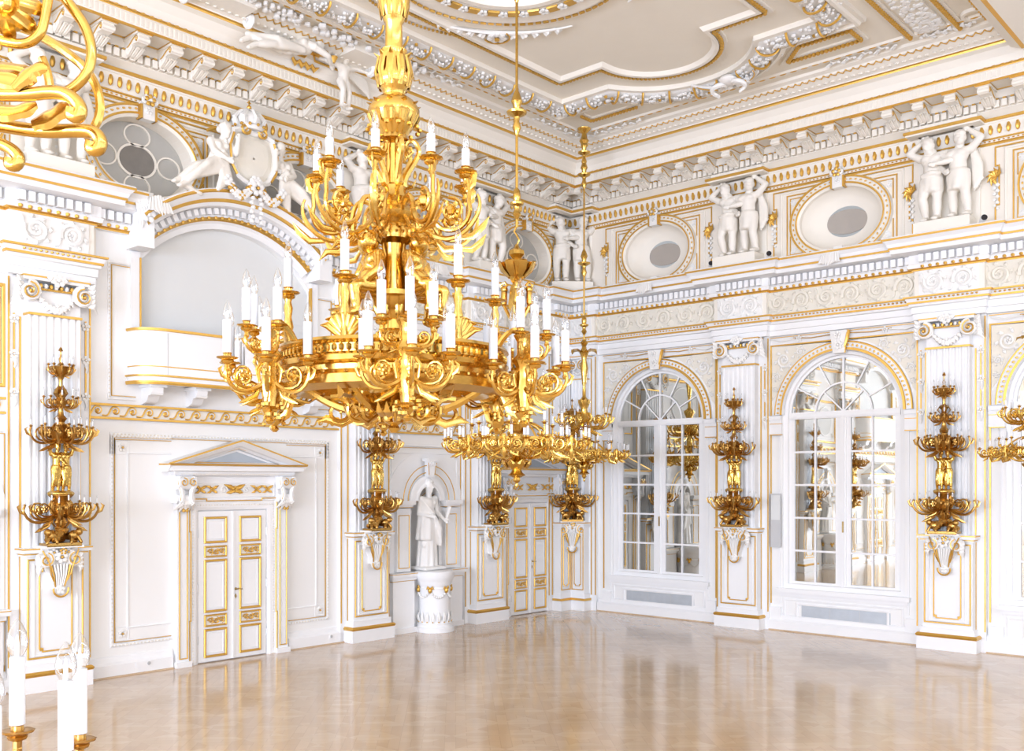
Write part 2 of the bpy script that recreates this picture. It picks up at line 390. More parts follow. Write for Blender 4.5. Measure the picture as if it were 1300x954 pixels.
# frieze reliefs
def frieze(u0, u1, rz, ground, w=.1, n=None, off=.09, z0=7.45, z1=7.97):
    m = W(ground)
    m.box(u0, u1, z0, z1, w-.03, w)
    n = n or max(1, round((u1-u0)/.62)); d = (u1-u0)/n
    for i in range(n): rinceau(m, u0+i*d+.01, u0+(i+1)*d-.01, z0+.02, z1-.02, w, ground, 1 if i % 2 else -1)
    return trim(m, rz)
for a, b in ((-8.2, -8.04), (-6.76, -4.2), (-2.9, -1.0)):
    if b-a > .3: frieze(a, b, LW, CREAML)
for a, b in ((1.0, 4.78), (6.06, 9.6), (10.9, 14.4), (15.8, 19.3)): frieze(a, b, 0, CREAML)
for u in PL: frieze(u-.6, u+.6, LW, MARB, .24, 2)
for u in PR[:3]: frieze(u-.6, u+.6, 0, MARB, .24, 2)
frieze(.24, .96, 0, MARB, .24, 1); frieze(-.96, -.24, LW, MARB, .24, 1)

# the arched head of the door bays: cornice swept round the segmental arch
def bay_arch(C, rz=LW):
    R = 2.45; a = math.degrees(math.acos(1.98/3.0)); a = 49
    p = arc(C[0], C[1], R, 180-a+2, a-2, 40)
    m = W(WHITE)
    m.sweep(p, [(0, -.25), (0, .06, WHITE), (.10, .08, WHITE), (.14, .12, WHITE), (.16, .14, GILT), (.2, .2, GILT), (.22, .17, WHITE), (.36, .17, WHITE), (.38, .40, WHITE), (.44, .44, WHITE),
                (.45, .46, GILT), (.50, .48, GILT), (.52, .50, WHITE), (.6, .56, WHITE), (.62, .58, GILT), (.66, .58, GILT), (.68, .56, WHITE), (.68, 0, WHITE)], side=-1)
    for (q, t) in walk(p, .135):
        n = (-t[1], t[0])
        for (o, r, mm, hh) in ((.185, .04, GILT, .2),):
            m.use(mm); m.ball((q[0]+n[0]*o, q[1]+n[1]*o, hh), r, 5, 3)
        m.use(WHITE); a0, a1 = .245, .36
        vs = [(q[0]+n[0]*x+t[0]*s*.045, q[1]+n[1]*x+t[1]*s*.045, c) for s in (-1, 1) for x in (a0, a1) for c in (.15, .27)]
        m.add(vs, [(0, 1, 3, 2), (4, 6, 7, 5), (0, 4, 5, 1), (2, 3, 7, 6), (0, 2, 6, 4), (1, 5, 7, 3)])
    # shoulders joining arch and cornice, with an acanthus block
    for s in (-1, 1):
        u = C[0]+s*2.0; m.use(WHITE); m.box(u-.16, u+.16, 7.72, 8.36, 0, .44)
        for k in range(9): m.leaf([(u+.02*k-.08, 8.05+.05*k, .45), (u+(k-4)*.04, 8.35+.03*k, .56), (u+(k-4)*.06, 8.5+.04*(4-abs(k-4)), .5)], .07, (0, 0, 1), 2)
        rosette(m, u, 8.28, .5, .15, WHITE, WHITE)
        m.use(WHITE); m.box(u-.07-.02, u+.07+.02, 5.36, 7.7, -.02, .05); m.use(GILT); m.box(u-s*.09-.015, u-s*.09+.015, 5.36, 7.6, -.02, .07)
    trim(m, rz)
bay_arch(ARCH_C); bay_arch(ARCHB)
for C in (ARCH_C, ARCHB):
    m = W(GREYP); m.prism(segarch(C[0], 6.0, 2.5, 1.97, 5.3), -.2, -.12); trim(m, LW)

# upper entablature with gilded flutes, dentils and scroll modillions
SP = [-14.3, -7.4, -3.6]
def plan2(j): return plan(YE, 0, SP+[-18.15, -25.05, -28.9], XE, [5.42, 10.2, 15.1], j, .55)
m = MB(PLAS); P0 = plan2(0); P2 = plan2(.30)
m.sweep(P0, [(0, 10.38), (.03, 10.38, PLAS), (.03, 10.41, GILT), (.06, 10.43, GILT), (.06, 10.48, PLAS), (.09, 10.49, GILT), (.09, 10.51, GILT), (.10, 10.52, PLAS), (.17, 10.78, PLAS), (0, 10.78, PLAS)])
def flute(p, t, n):
    m.use(GILT); m.ball((p[0]+n[0]*.10, p[1]+n[1]*.10, 10.66), (.05, .05, .11), 6, 4)
seg3(m, P0, .04, .17, flute)
m.use(GILT); seg3(m, P0, .05, .09, lambda p, t, n: m.ball((p[0], p[1], 10.455), (.032, .032, .02), 5, 3))
trim(m)
m = MB(PLAS)
m.sweep(P2, [(0, 10.78), (.19, 10.78, PLAS), (.2, 10.81, PLAS), (.23, 10.82, GILT), (.23, 10.87, GILT), (.18, 10.89, PLAS), (.12, 10.9, PLAS), (.12, 10.97, PLAS), (0, 10.98, PLAS)]); trim(m)
m = MB(PLAS)
m.sweep(P0, [(.0, 10.88), (.14, 10.9, PLAS), (.3, 11.0, PLAS), (.3, 11.18, PLAS), (.36, 11.2, PLAS), (.36, 11.36, PLAS), (.90, 11.36, PLAS), (.92, 11.34, PLAS), (.95, 11.34, GILT), (.97, 11.37, GILT),
             (.97, 11.55, PLAS), (1.0, 11.56, PLAS), (1.01, 11.58, GILT), (1.04, 11.6, GILT), (1.03, 11.62, PLAS), (1.06, 11.75, PLAS), (1.16, 11.87, PLAS), (1.2, 11.88, PLAS), (1.28, 11.9, PLAS), (1.29, 11.93, GILT), (1.32, 11.95, GILT), (1.33, 11.97, PLAS),
             (1.55, 12.06, PLAS), (1.62, 12.08, PLAS), (1.64, 12.12, PLAS), (1.75, 12.15, PLAS), (1.78, 12.2, PLAS)], capends=False)
seg3(m, P0, .30, .145, lambda p, t, n: (m.use(PLAS), obox(m, p, t, n, .048, .10, 11.01, 11.15), m.use(GILT), obox(m, p, t, n, .03, .105, 11.155, 11.185)))
m.use(PLAS); seg3(m, P0, .97, .09, lambda p, t, n: obox(m, p, t, n, .022, .014, 11.40, 11.54))
m.use(GILT); seg3(m, P0, 1.03, .16, lambda p, t, n: m.ball((p[0], p[1], 11.59), (.05, .05, .018), 5, 3))
seg3(m, P0, 1.44, .15, lambda p, t, n: (m.use(PLAS), m.ball((p[0], p[1], 12.0), (.05, .05, .03), 5, 3)))
def zig(p, t, n):
    m.use(GILT); a = (p[0]-t[0]*.08, p[1]-t[1]*.08, 12.065); b = (p[0]+n[0]*.08, p[1]+n[1]*.08, 12.085); c = (p[0]+t[0]*.08, p[1]+t[1]*.08, 12.065)
    m.tube([a, b, c], .017, 4)
seg3(m, P0, 1.56, .16, zig)
CORN = trim(m)
# modillions: each scroll bracket a child of the cornice
mo = MB(PLAS)     # local: x along wall, -y out, z up ; root at wall face
mo.box(-.13, .13, -.90, -.34, 11.31, 11.36)
side = [(-.36, 11.06), (-.36, 11.32), (-.86, 11.32), (-.88, 11.24), (-.82, 11.18), (-.7, 11.19), (-.6, 11.17), (-.52, 11.08), (-.44, 11.04)]
mo.add([(x, a, b) for x in (-.1, .1) for a, b in side], [tuple(range(9)), tuple(range(17, 8, -1))]+[(i, (i+1) % 9, 9+(i+1) % 9, 9+i) for i in range(9)])
mo.tube([(-.11, -.84, 11.24), (.11, -.84, 11.24)], .05, 8); mo.tube([(-.11, -.46, 11.12), (.11, -.46, 11.12)], .06, 8)
for s in (-1, 0, 1): mo.leaf([(s*.07, -.40, 11.03), (s*.08, -.55, 11.08), (s*.09, -.68, 11.14), (s*.1, -.74, 11.09)], .05, (0, -.4, -1), 2)
mo.use(GILT)
for s in (-.107, .107):
    mo.tube([(s, a, b) for a, b in spiral2(-.80, 11.24, .055, 1.4, 90, 1, 12)], .012, 4); mo.tube([(s, a, b) for a, b in bez((-.80, 11.295), (-.66, 11.29), (-.6, 11.2), (-.46, 11.17), 6)], .011, 4)
mo.tube([(-.14, -.91, 11.33), (.14, -.91, 11.33)], .016, 4)
mme = mo.mesh('modillion')
def modl(x, y, rz): link('modillion', mme, CORN, (x, y, 0), rz)
k = 0; y = -.95
while y > -16.2: modl(0, y, LW); y -= .635; k += 1
x = .95
while x < 13: modl(x, 0, 0); x += .635; k += 1
m = MB(PLAS); m.use(GILT)   # coffer outlines on the soffit between the modillions
y = -.95-.3175
while y > -16: m.sweep([(.9, y-.15), (.9, y-.19), (.42, y-.19), (.42, y+.19), (.9, y+.19), (.9, y+.15)], [(-.012, 11.362), (-.012, 11.345), (.012, 11.345), (.012, 11.362)]); y -= .635
x = .95+.3175
while x < 13: m.sweep([(x-.19, -.9), (x-.19, -.42), (x+.19, -.42), (x+.19, -.9)], [(-.012, 11.362), (-.012, 11.345), (.012, 11.345), (.012, 11.362)]); x += .635
trim(m)

# ---- ceiling ornament (built hanging below z = 12.2)
def cz(p): return (p[0], p[1], p[2])
def cpath(mb, path, w, h, closed, m, side=1):
    mb.use(m); mb.sweep(path, [(-w/2, 12.2), (-w/2, 12.2-h), (w/2, 12.2-h), (w/2, 12.2)], closed=closed, side=side)
def goldbead(path, closed=True, z=12.135, r=.046, step=.088):
    m = MB(PLAS); cpath(m, path, .20, .04, closed, PLAS); m.use(GILT)
    for i, (p, t) in enumerate(walk(path, step, closed)):
        m.ball((p[0], p[1], z), (r*1.1, r*1.1, r), 5, 3)
    return trim(m)
CX, CY = 6.1, -9.3
def symm(top):   # mirror the far half of a ceiling frame to close it
    return top+[(x, 2*CY-y) for x, y in reversed(top)]
inner = [(3.65, -4.93), (4.77, -4.93)]+arc(CX, -4.93, 1.33, 180, 0, 20)[1:-1]+[(7.43, -4.93), (8.55, -4.93)]
goldbead(symm(inner))
mm_ = MB(CREAM); 
mm_.use(PLAS); mm_.sweep(symm(inner), [(.06, 12.2), (.06, 12.12), (.14, 12.12), (.2, 12.2)], closed=True); trim(mm_)
outer = [(2.75, -3.8)]+arc(CX, -4.93, 2.22, 149.4, 30.6, 20)+[(9.4, -3.8)]
def garland(path, name='g'):
    m = MB(PLAS); cpath(m, path, .62, .10, True, PLAS); r = random.Random(3)
    m.sweep(path, [(-.4, 12.2), (-.39, 12.12), (-.33, 12.1), (-.31, 12.04), (-.25, 12.03), (-.24, 12.1)], closed=True)
    m.use(MARB); m.sweep(path, [(-.2, 12.1), (-.14, 12.07), (0, 12.04), (.14, 12.07), (.2, 12.1)], closed=True)
    for (p, t) in walk(path, .055, True):
        n = (t[1], -t[0])
        for k in range(3):
            q = r.uniform(-.2, .2); s = r.uniform(.025, .05); a = r.random()
            m.use(GILT if a < .06 else MARB)
            m.ball((p[0]+n[0]*q, p[1]+n[1]*q, 12.07-.08*cos(q*8)), (s, s, s*.9), 5, 3)
    for (p, t) in walk(path, .62, True):
        n = (t[1], -t[0]); m.use(GILT)
        m.tube([(p[0]+n[0]*.22*cos(a), p[1]+n[1]*.22*cos(a), 12.10-.17*sin(a)) for a in [pi*i/8 for i in range(9)]], .025, 5)
        m.use(MARB)
        for k in range(5): a = k*1.256; m.ball((p[0]+.31*t[0]-n[0]*.30+.05*cos(a), p[1]+.31*t[1]-n[1]*.30+.05*sin(a), 12.1), (.03, .03, .02), 5, 3)
    return trim(m)
garland(symm(outer))
# dashed gold border line along the cornice
m = MB(GILT); B = [(2.12, YE+2), (2.12, -2.12), (22, -2.12)]
m.use(PLAS); m.sweep(B, [(-.1, 12.2), (-.1, 12.17), (.03, 12.16), (.06, 12.2)])
m.use(GILT)
for (p, t) in walk(B, .24): m.ball((p[0], p[1], 12.165), (.03+.06*abs(t[0]), .03+.06*abs(t[1]), .022), 6, 3)
trim(m)
# low relief foliage in the corner of the border
m = MB(MARB); r = random.Random(5)
def sprig(m, p, d, L, W_=.09, z=12.17, n=9):
    for i in range(n):
        t = i/n; c = (p[0]+d[0]*L*t, p[1]+d[1]*L*t); s = (1-t*.5)*(-1)**i; nn = (d[1]*s, -d[0]*s)
        m.leaf([(c[0], c[1], z), (c[0]+d[0]*.1+nn[0]*.09, c[1]+d[1]*.1+nn[1]*.09, z-.05), (c[0]+d[0]*.14+nn[0]*.19, c[1]+d[1]*.14+nn[1]*.19, z)], W_*.6, (0, 0, -1), 2)
        m.ball((c[0], c[1], z-.02), (.04, .04, .03), 5, 3)
sprig(m, (1.95, -1.95), (0, -1), 1.9); sprig(m, (1.95, -1.95), (1, 0), 1.9); sprig(m, (1.95, -7.6), (0, 1), 1.4); sprig(m, (9.8, -1.95), (-1, 0), 1.5); sprig(m, (10.3, -1.95), (1, 0), 1.)
trim(m)
# small gold beaded corner pieces
goldbead([(2.85, -3.15), (2.85, -2.72), (4.2, -2.72)], False)
goldbead([(7.85, -2.66), (9.4, -2.66), (9.4, -3.2), (8.35, -3.2)], True)
# cross panels toward the right
goldbead([(10.14, -2.05), (10.14, -16)], False); goldbead([(11.0, -1.85), (11.0, -16)], False)
m = MB(CREAML); m.box(10.32, 10.84, -16, -2.1, 12.15, 12.2); m.use(MARB); r = random.Random(9)
for i in range(420):
    s = r.uniform(.03, .07); m.ball((r.uniform(10.36, 10.8), -2.2-r.random()**1.5*8, 12.15), (s, s, s*.7), 5, 3)
m.use(PLAS)
m.sweep(arc(11.36, -2.25, .2, 0, 360, 20)[:-1], [(-.04, 12.2), (-.03, 12.14), (.03, 12.14), (.04, 12.2)], closed=True)
trim(m)
m = MB(GILT)
for (p, t) in walk([(11.48, -1.9), (11.48, -16)], .13): m.use(GILT); m.ball((p[0], p[1], 12.15), (.035, .05, .03), 5, 3)
m.sweep([(11.64, -16), (11.64, -1.25)], [(0, 12.2), (-.0, 11.93, PLAS), (.03, 11.92, GILT), (.05, 11.92, GILT), (.07, 11.8, PLAS), (.25, 11.72, PLAS), (.27, 11.7, PLAS), (.33, 11.7, GILT), (.36, 11.7, GILT), (.4, 11.62, PLAS), (1.5, 11.62, PLAS), (1.5, 12.2, PLAS)])
trim(m)
# the round medallion the photo shows the near edge of
def ring(m, r, w, h, mt): cpath(m, arc(CX, CY, r, 0, 360, 72)[:-1], w, h, True, mt)
m = MB(PLAS); ring(m, 2.1, .12, .05, PLAS); ring(m, 1.72, .5, .10, PLAS); ring(m, 1.3, .12, .14, PLAS)
m.use(GILT)
for i, (p, t) in enumerate(walk(arc(CX, CY, 2.1, 0, 360, 90), .15)):
    m.tube([(p[0]-t[0]*.05, p[1]-t[1]*.05, 12.14), (p[0]+t[0]*.05, p[1]+t[1]*.05, 12.14)], .028, 5)
for i in range(26):
    a0 = i*360/26; c = arc(CX, CY, 1.58, a0, a0+8, 3); m.use(GILT); m.sweep(c, [(-.09, 12.1), (-.08, 12.07), (.08, 12.07), (.09, 12.1)])
    a = radians(a0+11); m.use(MARB)
    for k in range(5): b = k*1.256; m.ball((CX+1.58*cos(a)+.06*cos(b), CY+1.58*sin(a)+.06*sin(b), 12.07), (.045, .045, .035), 5, 3)
trim(m)
# scrolling leaf sprays round the medallion
m = MB(MARB)
for a in (-47, 52, 128, -128):
    c = (CX+2.62*cos(radians(90-a)), CY+2.62*sin(radians(90-a)))
    for s in (-1, 1):
        for k in range(6):
            b = radians(90-a+s*(k*5)); q = (CX+2.5*cos(b), CY+2.5*sin(b)); e = (CX+(2.75-.03*k)*cos(b+s*.06), CY+(2.75-.03*k)*sin(b+s*.06))
            m.leaf([(q[0], q[1], 12.17), ((q[0]+e[0])/2, (q[1]+e[1])/2, 12.1), (e[0], e[1], 12.17)], .09, (0, 0, -1), 2)
        m.tube([(p[0], p[1], 12.15) for p in arc(CX, CY, 2.48, 90-a, 90-a+s*34, 10)], [.045, .015], 5)
    for k in range(7): b = k*.9; m.ball((c[0]+.13*cos(b), c[1]+.13*sin(b), 12.13), (.08, .08, .06), 5, 3)
    m.use(GILT); m.ball((c[0], c[1], 12.08), (.06, .06, .04), 6, 3); m.tube([(p[0], p[1], 12.12) for p in arc(c[0], c[1], .25, 0, 200, 10)], .02, 5); m.use(MARB)
trim(m)
goldbead(arc(CX, CY, 2.75, 150, 215, 20), False, r=.03)
# scrolled cartouche on the garland where it bows out
m = MB(MARB); c = (CX+.6, -3.02)
for s in (-1, 1):
    m.use(MARB); m.tube([(c[0]+s*a, c[1]+b, 12.0-.02*i) for i, (a, b) in enumerate(spiral2(.28, 0, .22, 1.3, 60, 1, 16))], [.07, .03], 6)
    m.tube([(c[0]+s*a, c[1]+b, 12.0) for a, b in bez((.05, .3), (.4, .35), (.7, .05), (.75, -.25))], [.06, .03], 6)
    m.use(GILT); m.tube([(c[0]+s*a, c[1]+b, 11.94) for a, b in bez((.1, .26), (.4, .3), (.62, .05), (.66, -.2))], [.02, .012], 5)
    m.use(MARB)
    for k in range(4): m.leaf([(c[0], c[1]-.1, 12.05), (c[0]+s*(.1+.08*k), c[1]+.25, 11.9), (c[0]+s*(.1+.12*k), c[1]+.5-.08*k, 12.05)], .09, (0, 0, -1), 3)
m.ball((c[0], c[1], 11.98), (.2, .24, .1), 10, 6); trim(m)
# ------------------------------------------------------------------ wall fittings (local frame: u along, z up, w out)
def flutes(mb, h, z0, z1, w0, w1, n=7, gr=.62):
    """fluted pilaster shaft: cross section grooved along u, extruded in z"""
    pts = [(-h, w0)]; d = 2*h/n; r = d*gr/2
    for i in range(n):
        c = -h+d*(i+.5); pts.append((c-r, w1))
        for k in range(1, 6): a = pi*k/6; pts.append((c-r*cos(a), w1-r*.9*sin(a)))
        pts.append((c+r, w1))
    pts = [(-h, w0), (-h, w1)]+pts[1:]+[(h, w1), (h, w0)]; N = len(pts)
    mb.add([(a, z, b) for z in (z0, z1) for a, b in pts], [(i, (i+1) % N, N+(i+1) % N, N+i) for i in range(N)])
def volute(mb, u, z, w, r, s):
    mb.use(MARB); mb.tube([(a, b, w+.02*i/18) for i, (a, b) in enumerate(spiral2(u, z, r, 1.75, 90, s, 20, .15))], [r*.30, r*.16], 6)
    mb.use(GILT); mb.tube([(a, b, w+r*.26+.02*i/18) for i, (a, b) in enumerate(spiral2(u, z, r*.86, 1.7, 90, s, 20, .1))], [r*.10, r*.07], 4)
    mb.ball((u, z, w+r*.25), r*.2, 6, 4)
def capital(mb, h=.43, z0=6.3, w=.3):
    mb.use(WHITE); mb.box(-h, h, z0, z0+.5, .1, w-.02); mb.box(-h-.12, h+.12, z0+.55, z0+.64, .1, w+.08)
    mb.use(GILT); mb.box(-h-.13, h+.13, z0+.6, z0+.625, .1, w+.095); mb.box(-h-.02, h+.02, z0-.02, z0+.02, .1, w+.02)
    mb.tube([(-h, z0+.42, w+.02), (h, z0+.42, w+.02)], .02, 5)
    for i in range(7): mb.use(MARB if i % 2 else GILT); mb.ball((-h*.6+h*.2*i, z0+.47, w+.03), (.04, .05, .04), 6, 4)
    for s in (-1, 1):
        volute(mb, s*(h+.02), z0+.36, w+.06, .17, s)
        mb.use(MARB)
        for k in range(5): mb.leaf([(s*(h+.1), z0+.55-.08*k, w+.05), (s*(h+.2), z0+.56-.08*k, w+.1), (s*(h+.22+.02*k), z0+.47-.09*k, w)], .06, (s*.5, 0, 1), 2)
    mb.use(MARB)
    for i in range(11):    # swag
        t = i/10; u = -h*.7+h*1.4*t; z = z0+.3-.22*sin(pi*t); mb.ball((u, z, w+.03), .045+.03*sin(pi*t), 6, 4)
        mb.ball((u+.03, z-.04, w+.04), .03, 5, 3)
    rosette(mb, 0, z0+.10, w+.05, .10, MARB, MARB); rosette(mb, 0, z0+.58, w+.1, .13, MARB, MARB, 6)
    for k in range(-2, 3): mb.leaf([(0, z0+.52, w+.08), (k*.06, z0+.6, w+.15), (k*.09, z0+.66-.02*abs(k), w+.1)], .05, (0, 0, 1), 2)
def pilaster_parts(root, side='L'):
    m = W(WHITE); m.box(-.70, .70, .0, 6.94, 0, .10)
    for s in (-1, 1):
        m.use(GILT); m.box(s*.68-.014, s*.68+.014, .42, 6.9, .08, .115); m.box(s*.50-.014, s*.50+.014, .42, 6.25, .09, .118)
        m.box(s*.6-.012, s*.6+.012, 4.95, 6.3, .1, .125)
        for z in (4.98, 5.62, 6.2): rosette(m, s*.6, z, .11, .085, MARB, MARB)
        m.use(MARB)
        for z in (4.98, 5.62): m.tube([(s*.6, z-.05, .12), (s*.6+.02, z-.16, .13), (s*.6, z-.24, .11)], [.04, .012], 5)
    m.build('backing', root)
    m = W(WHITE); m.box(-.60, .60, 0, .26, .0, .40); m.use(GILT); m.sweep([(-.57, 0), (-.57, .37), (.57, .37), (.57, 0)], [(.03, .26), (.05, .30), (.02, .335), (0, .34)], side=-1, tf=lambda p: (p[0], p[2], p[1]))
    m.use(WHITE); m.box(-.57, .57, .26, .34, 0, .37); m.box(-.54, .54, .34, .46, 0, .345); m.build('plinth', root)
    m = W(WHITE); m.box(-.50, .50, .46, 2.26, 0, .31)
    mould(m, rect(-.455, .455, .56, 2.2), .03, .02, c0=.31, m=GILT)
    mould(m, notched(-.27, .27, .66, 2.05, .05), .025, .02, c0=.31, m=GILT)
    m.use(WHITE); mould(m, rect(-.36, .36, .6, 2.12), .03, .02, c0=.31)
    for s in (-1, 1): rosette(m, s*.25, .70, .32, .035, GILT, GILT)
    m.use(WHITE); m.box(-.53, .53, 2.26, 2.32, 0, .35); m.box(-.58, .58, 2.32, 2.40, 0, .42)
    m.use(GILT); m.box(-.585, .585, 2.37, 2.395, 0, .428); m.box(-.535, .535, 2.285, 2.305, 0, .357); m.build('pedestal', root)
    m = W(WHITE); flutes(m, .43, 2.40, 6.3, .08, .29); m.build('shaft', root)
    m = W(WHITE); capital(m); m.build('capital', root)
def sidewall(o, left, u, w=0): o.location = (w, u, 0) if left else (u, -w, 0); o.rotation_euler = (0, 0, LW if left else 0); return o
GP = 'fluted pilasters along the walls'
pil = empty('pilaster', label='white fluted pilaster with gilt edges at far left, behind the leftmost candelabrum', cat='pilaster', group=GP)
pilaster_parts(pil); sidewall(pil, 1, PL[0])
sidewall(dup(pil, label='white fluted pilaster right of the first pedimented door, below the big chandelier'), 1, PL[1])
sidewall(dup(pil, label='white fluted pilaster between the statue niche and the corner door'), 1, PL[2])
sidewall(dup(pil, label='white fluted pilaster between the first two arched mirrors'), 0, PR[0])
sidewall(dup(pil, label='white fluted pilaster between the two rightmost arched mirrors'), 0, PR[1])
for u in PR[2:3]: sidewall(dup(pil, label='white fluted pilaster beyond the rightmost arched mirror, outside the frame'), 0, u)
for u in PLB[:3]: sidewall(dup(pil, label='white fluted pilaster seen only as a reflection in the arched mirrors'), 1, u)
# corner pilaster folded round the angle of the room
cp = empty('corner_pilaster', label='white pilaster folded into the room corner between the small door and the first mirror', cat='pilaster')
def lprism(m, a, w, z0, z1): m.add([(x, y, z) for z in (z0, z1) for x, y in ((0, 0), (0, -a), (w, -a), (w, -w), (a, -w), (a, 0))], [(0, 1, 2, 3, 4, 5), (11, 10, 9, 8, 7, 6)]+[(i, (i+1) % 6, 6+(i+1) % 6, 6+i) for i in range(6)])
m = MB(WHITE); lprism(m, 1.02, .10, 0, 6.94); m.use(GILT)
for a in (1.0, .86): m.box(a-.015, a+.015, -.115, -.08, .42, 6.9); m.box(.08, .115, -a-.015, -a+.015, .42, 6.9)
m.build('backing', cp)
m = MB(WHITE); lprism(m, .86, .42, 0, .26); lprism(m, .84, .39, .26, .34); lprism(m, .82, .36, .34, .46); m.use(GILT); lprism(m, .855, .405, .27, .33); m.build('plinth', cp)
m = MB(WHITE); lprism(m, .78, .33, .46, 2.26); lprism(m, .82, .38, 2.26, 2.32); lprism(m, .85, .44, 2.32, 2.40); m.use(GILT); lprism(m, .855, .448, 2.37, 2.395)
for T in (lambda p: (p[0], -p[2], p[1]), lambda p: (p[2], -p[0], p[1])):
    m.T = T; mould(m, rect(.37, .75, .56, 2.2), .025, .02, c0=.33, m=GILT); mould(m, notched(.45, .67, .66, 2.05, .04), .02, .02, c0=.33, m=GILT)
m.build('pedestal', cp)
m = MB(WHITE)
for T in (lambda p: (p[0]+.54, -p[2], p[1]), lambda p: (p[2], -p[0]-.54, p[1])): m.T = T; m.use(WHITE); flutes(m, .24, 2.40, 6.3, .08, .29, 4)
m.build('shaft', cp)
m = MB(WHITE); lprism(m, .78, .28, 6.3, 6.85); lprism(m, .9, .38, 6.85, 6.94); m.use(GILT); lprism(m, .905, .385, 6.9, 6.925); lprism(m, .8, .30, 6.29, 6.32)
for T in (lambda p: (p[0], -p[2], p[1]), lambda p: (p[2], -p[0], p[1])):
    m.T = T; volute(m, .74, 6.66, .36, .16, 1); volute(m, .42, 6.66, .36, .13, -1)
    for i in range(5): m.use(MARB); m.ball((.45+.07*i, 6.5-.06*sin(pi*i/4), .33), .05, 6, 4)
m.build('capital', cp)

# ------------------------------------------------------------------ arched mirrors
def mirror_bay(root):
    m = W(WHITE); zs = 5.07; w0 = -.16; w1 = -.10
    m.sweep([(-1.42, 1.0), (-1.42, zs)]+arc(0, zs, 1.42, 180, 0, 32)[1:-1]+[(1.42, zs), (1.42, 1.0)], [(0, w0), (0, -.02), (.10, -.04), (.12, w1), (.17, w1), (.17, w0)], closed=True, side=1)
    m.box(-1.3, 1.3, 4.96, 5.12, w0, w1+.03); m.box(-1.3, 1.3, 4.99, 5.02, w0, w1+.05)
    m.box(-.08, .08, 1.1, 5.0, w0, w1+.02); m.box(-.03, .03, 1.1, 5.0, w0, w1+.045)
    m.box(-1.3, 1.3, 1.0, 1.10, w0, w1+.02)
    for s in (-1, 1):
        for a in (s*.13, s*1.22): m.box(a-.05, a+.05, 1.08, 4.98, w0, w1-.002)
        m.box(s*.67-.022, s*.67+.022, 1.1, 4.96, w0, w1-.004)
        for k in range(1, 5): z = 1.12+3.84*k/5; m.box(min(s*.17, s*1.18), max(s*.17, s*1.18), z-.022, z+.022, w0, w1-.008)
    m.box(-.022, .022, zs+.04, zs+1.27, w0, w1-.003)
    m.sweep(arc(0, zs+.03, .66, 0, 180, 20), [(-.02, w0), (-.02, w1), (.02, w1), (.02, w0)])
    for a, r0, r1 in ((28, .66, 1.27), (62, .66, 1.27), (118, .66, 1.27), (152, .66, 1.27), (45, .02, .66), (135, .02, .66)):
        c, s = cos(radians(a)), sin(radians(a)); m.tube([(r0*c, zs+.03+r0*s, w1-.02), (r1*c, zs+.03+r1*s, w1-.02)], .022, 4)
    m.build('mirror_frame', root)
    m = W(MIRR); m.prism([(-1.35, 1.03), (1.35, 1.03)]+arc(0, zs, 1.35, 0, 180, 24), -.20, -.135); m.build('mirror_glass', root, smooth=False)
    m = W(BRASS); m.box(.0, .03, 2.35, 2.6, -.06, -.03); m.build('window_catch', root)
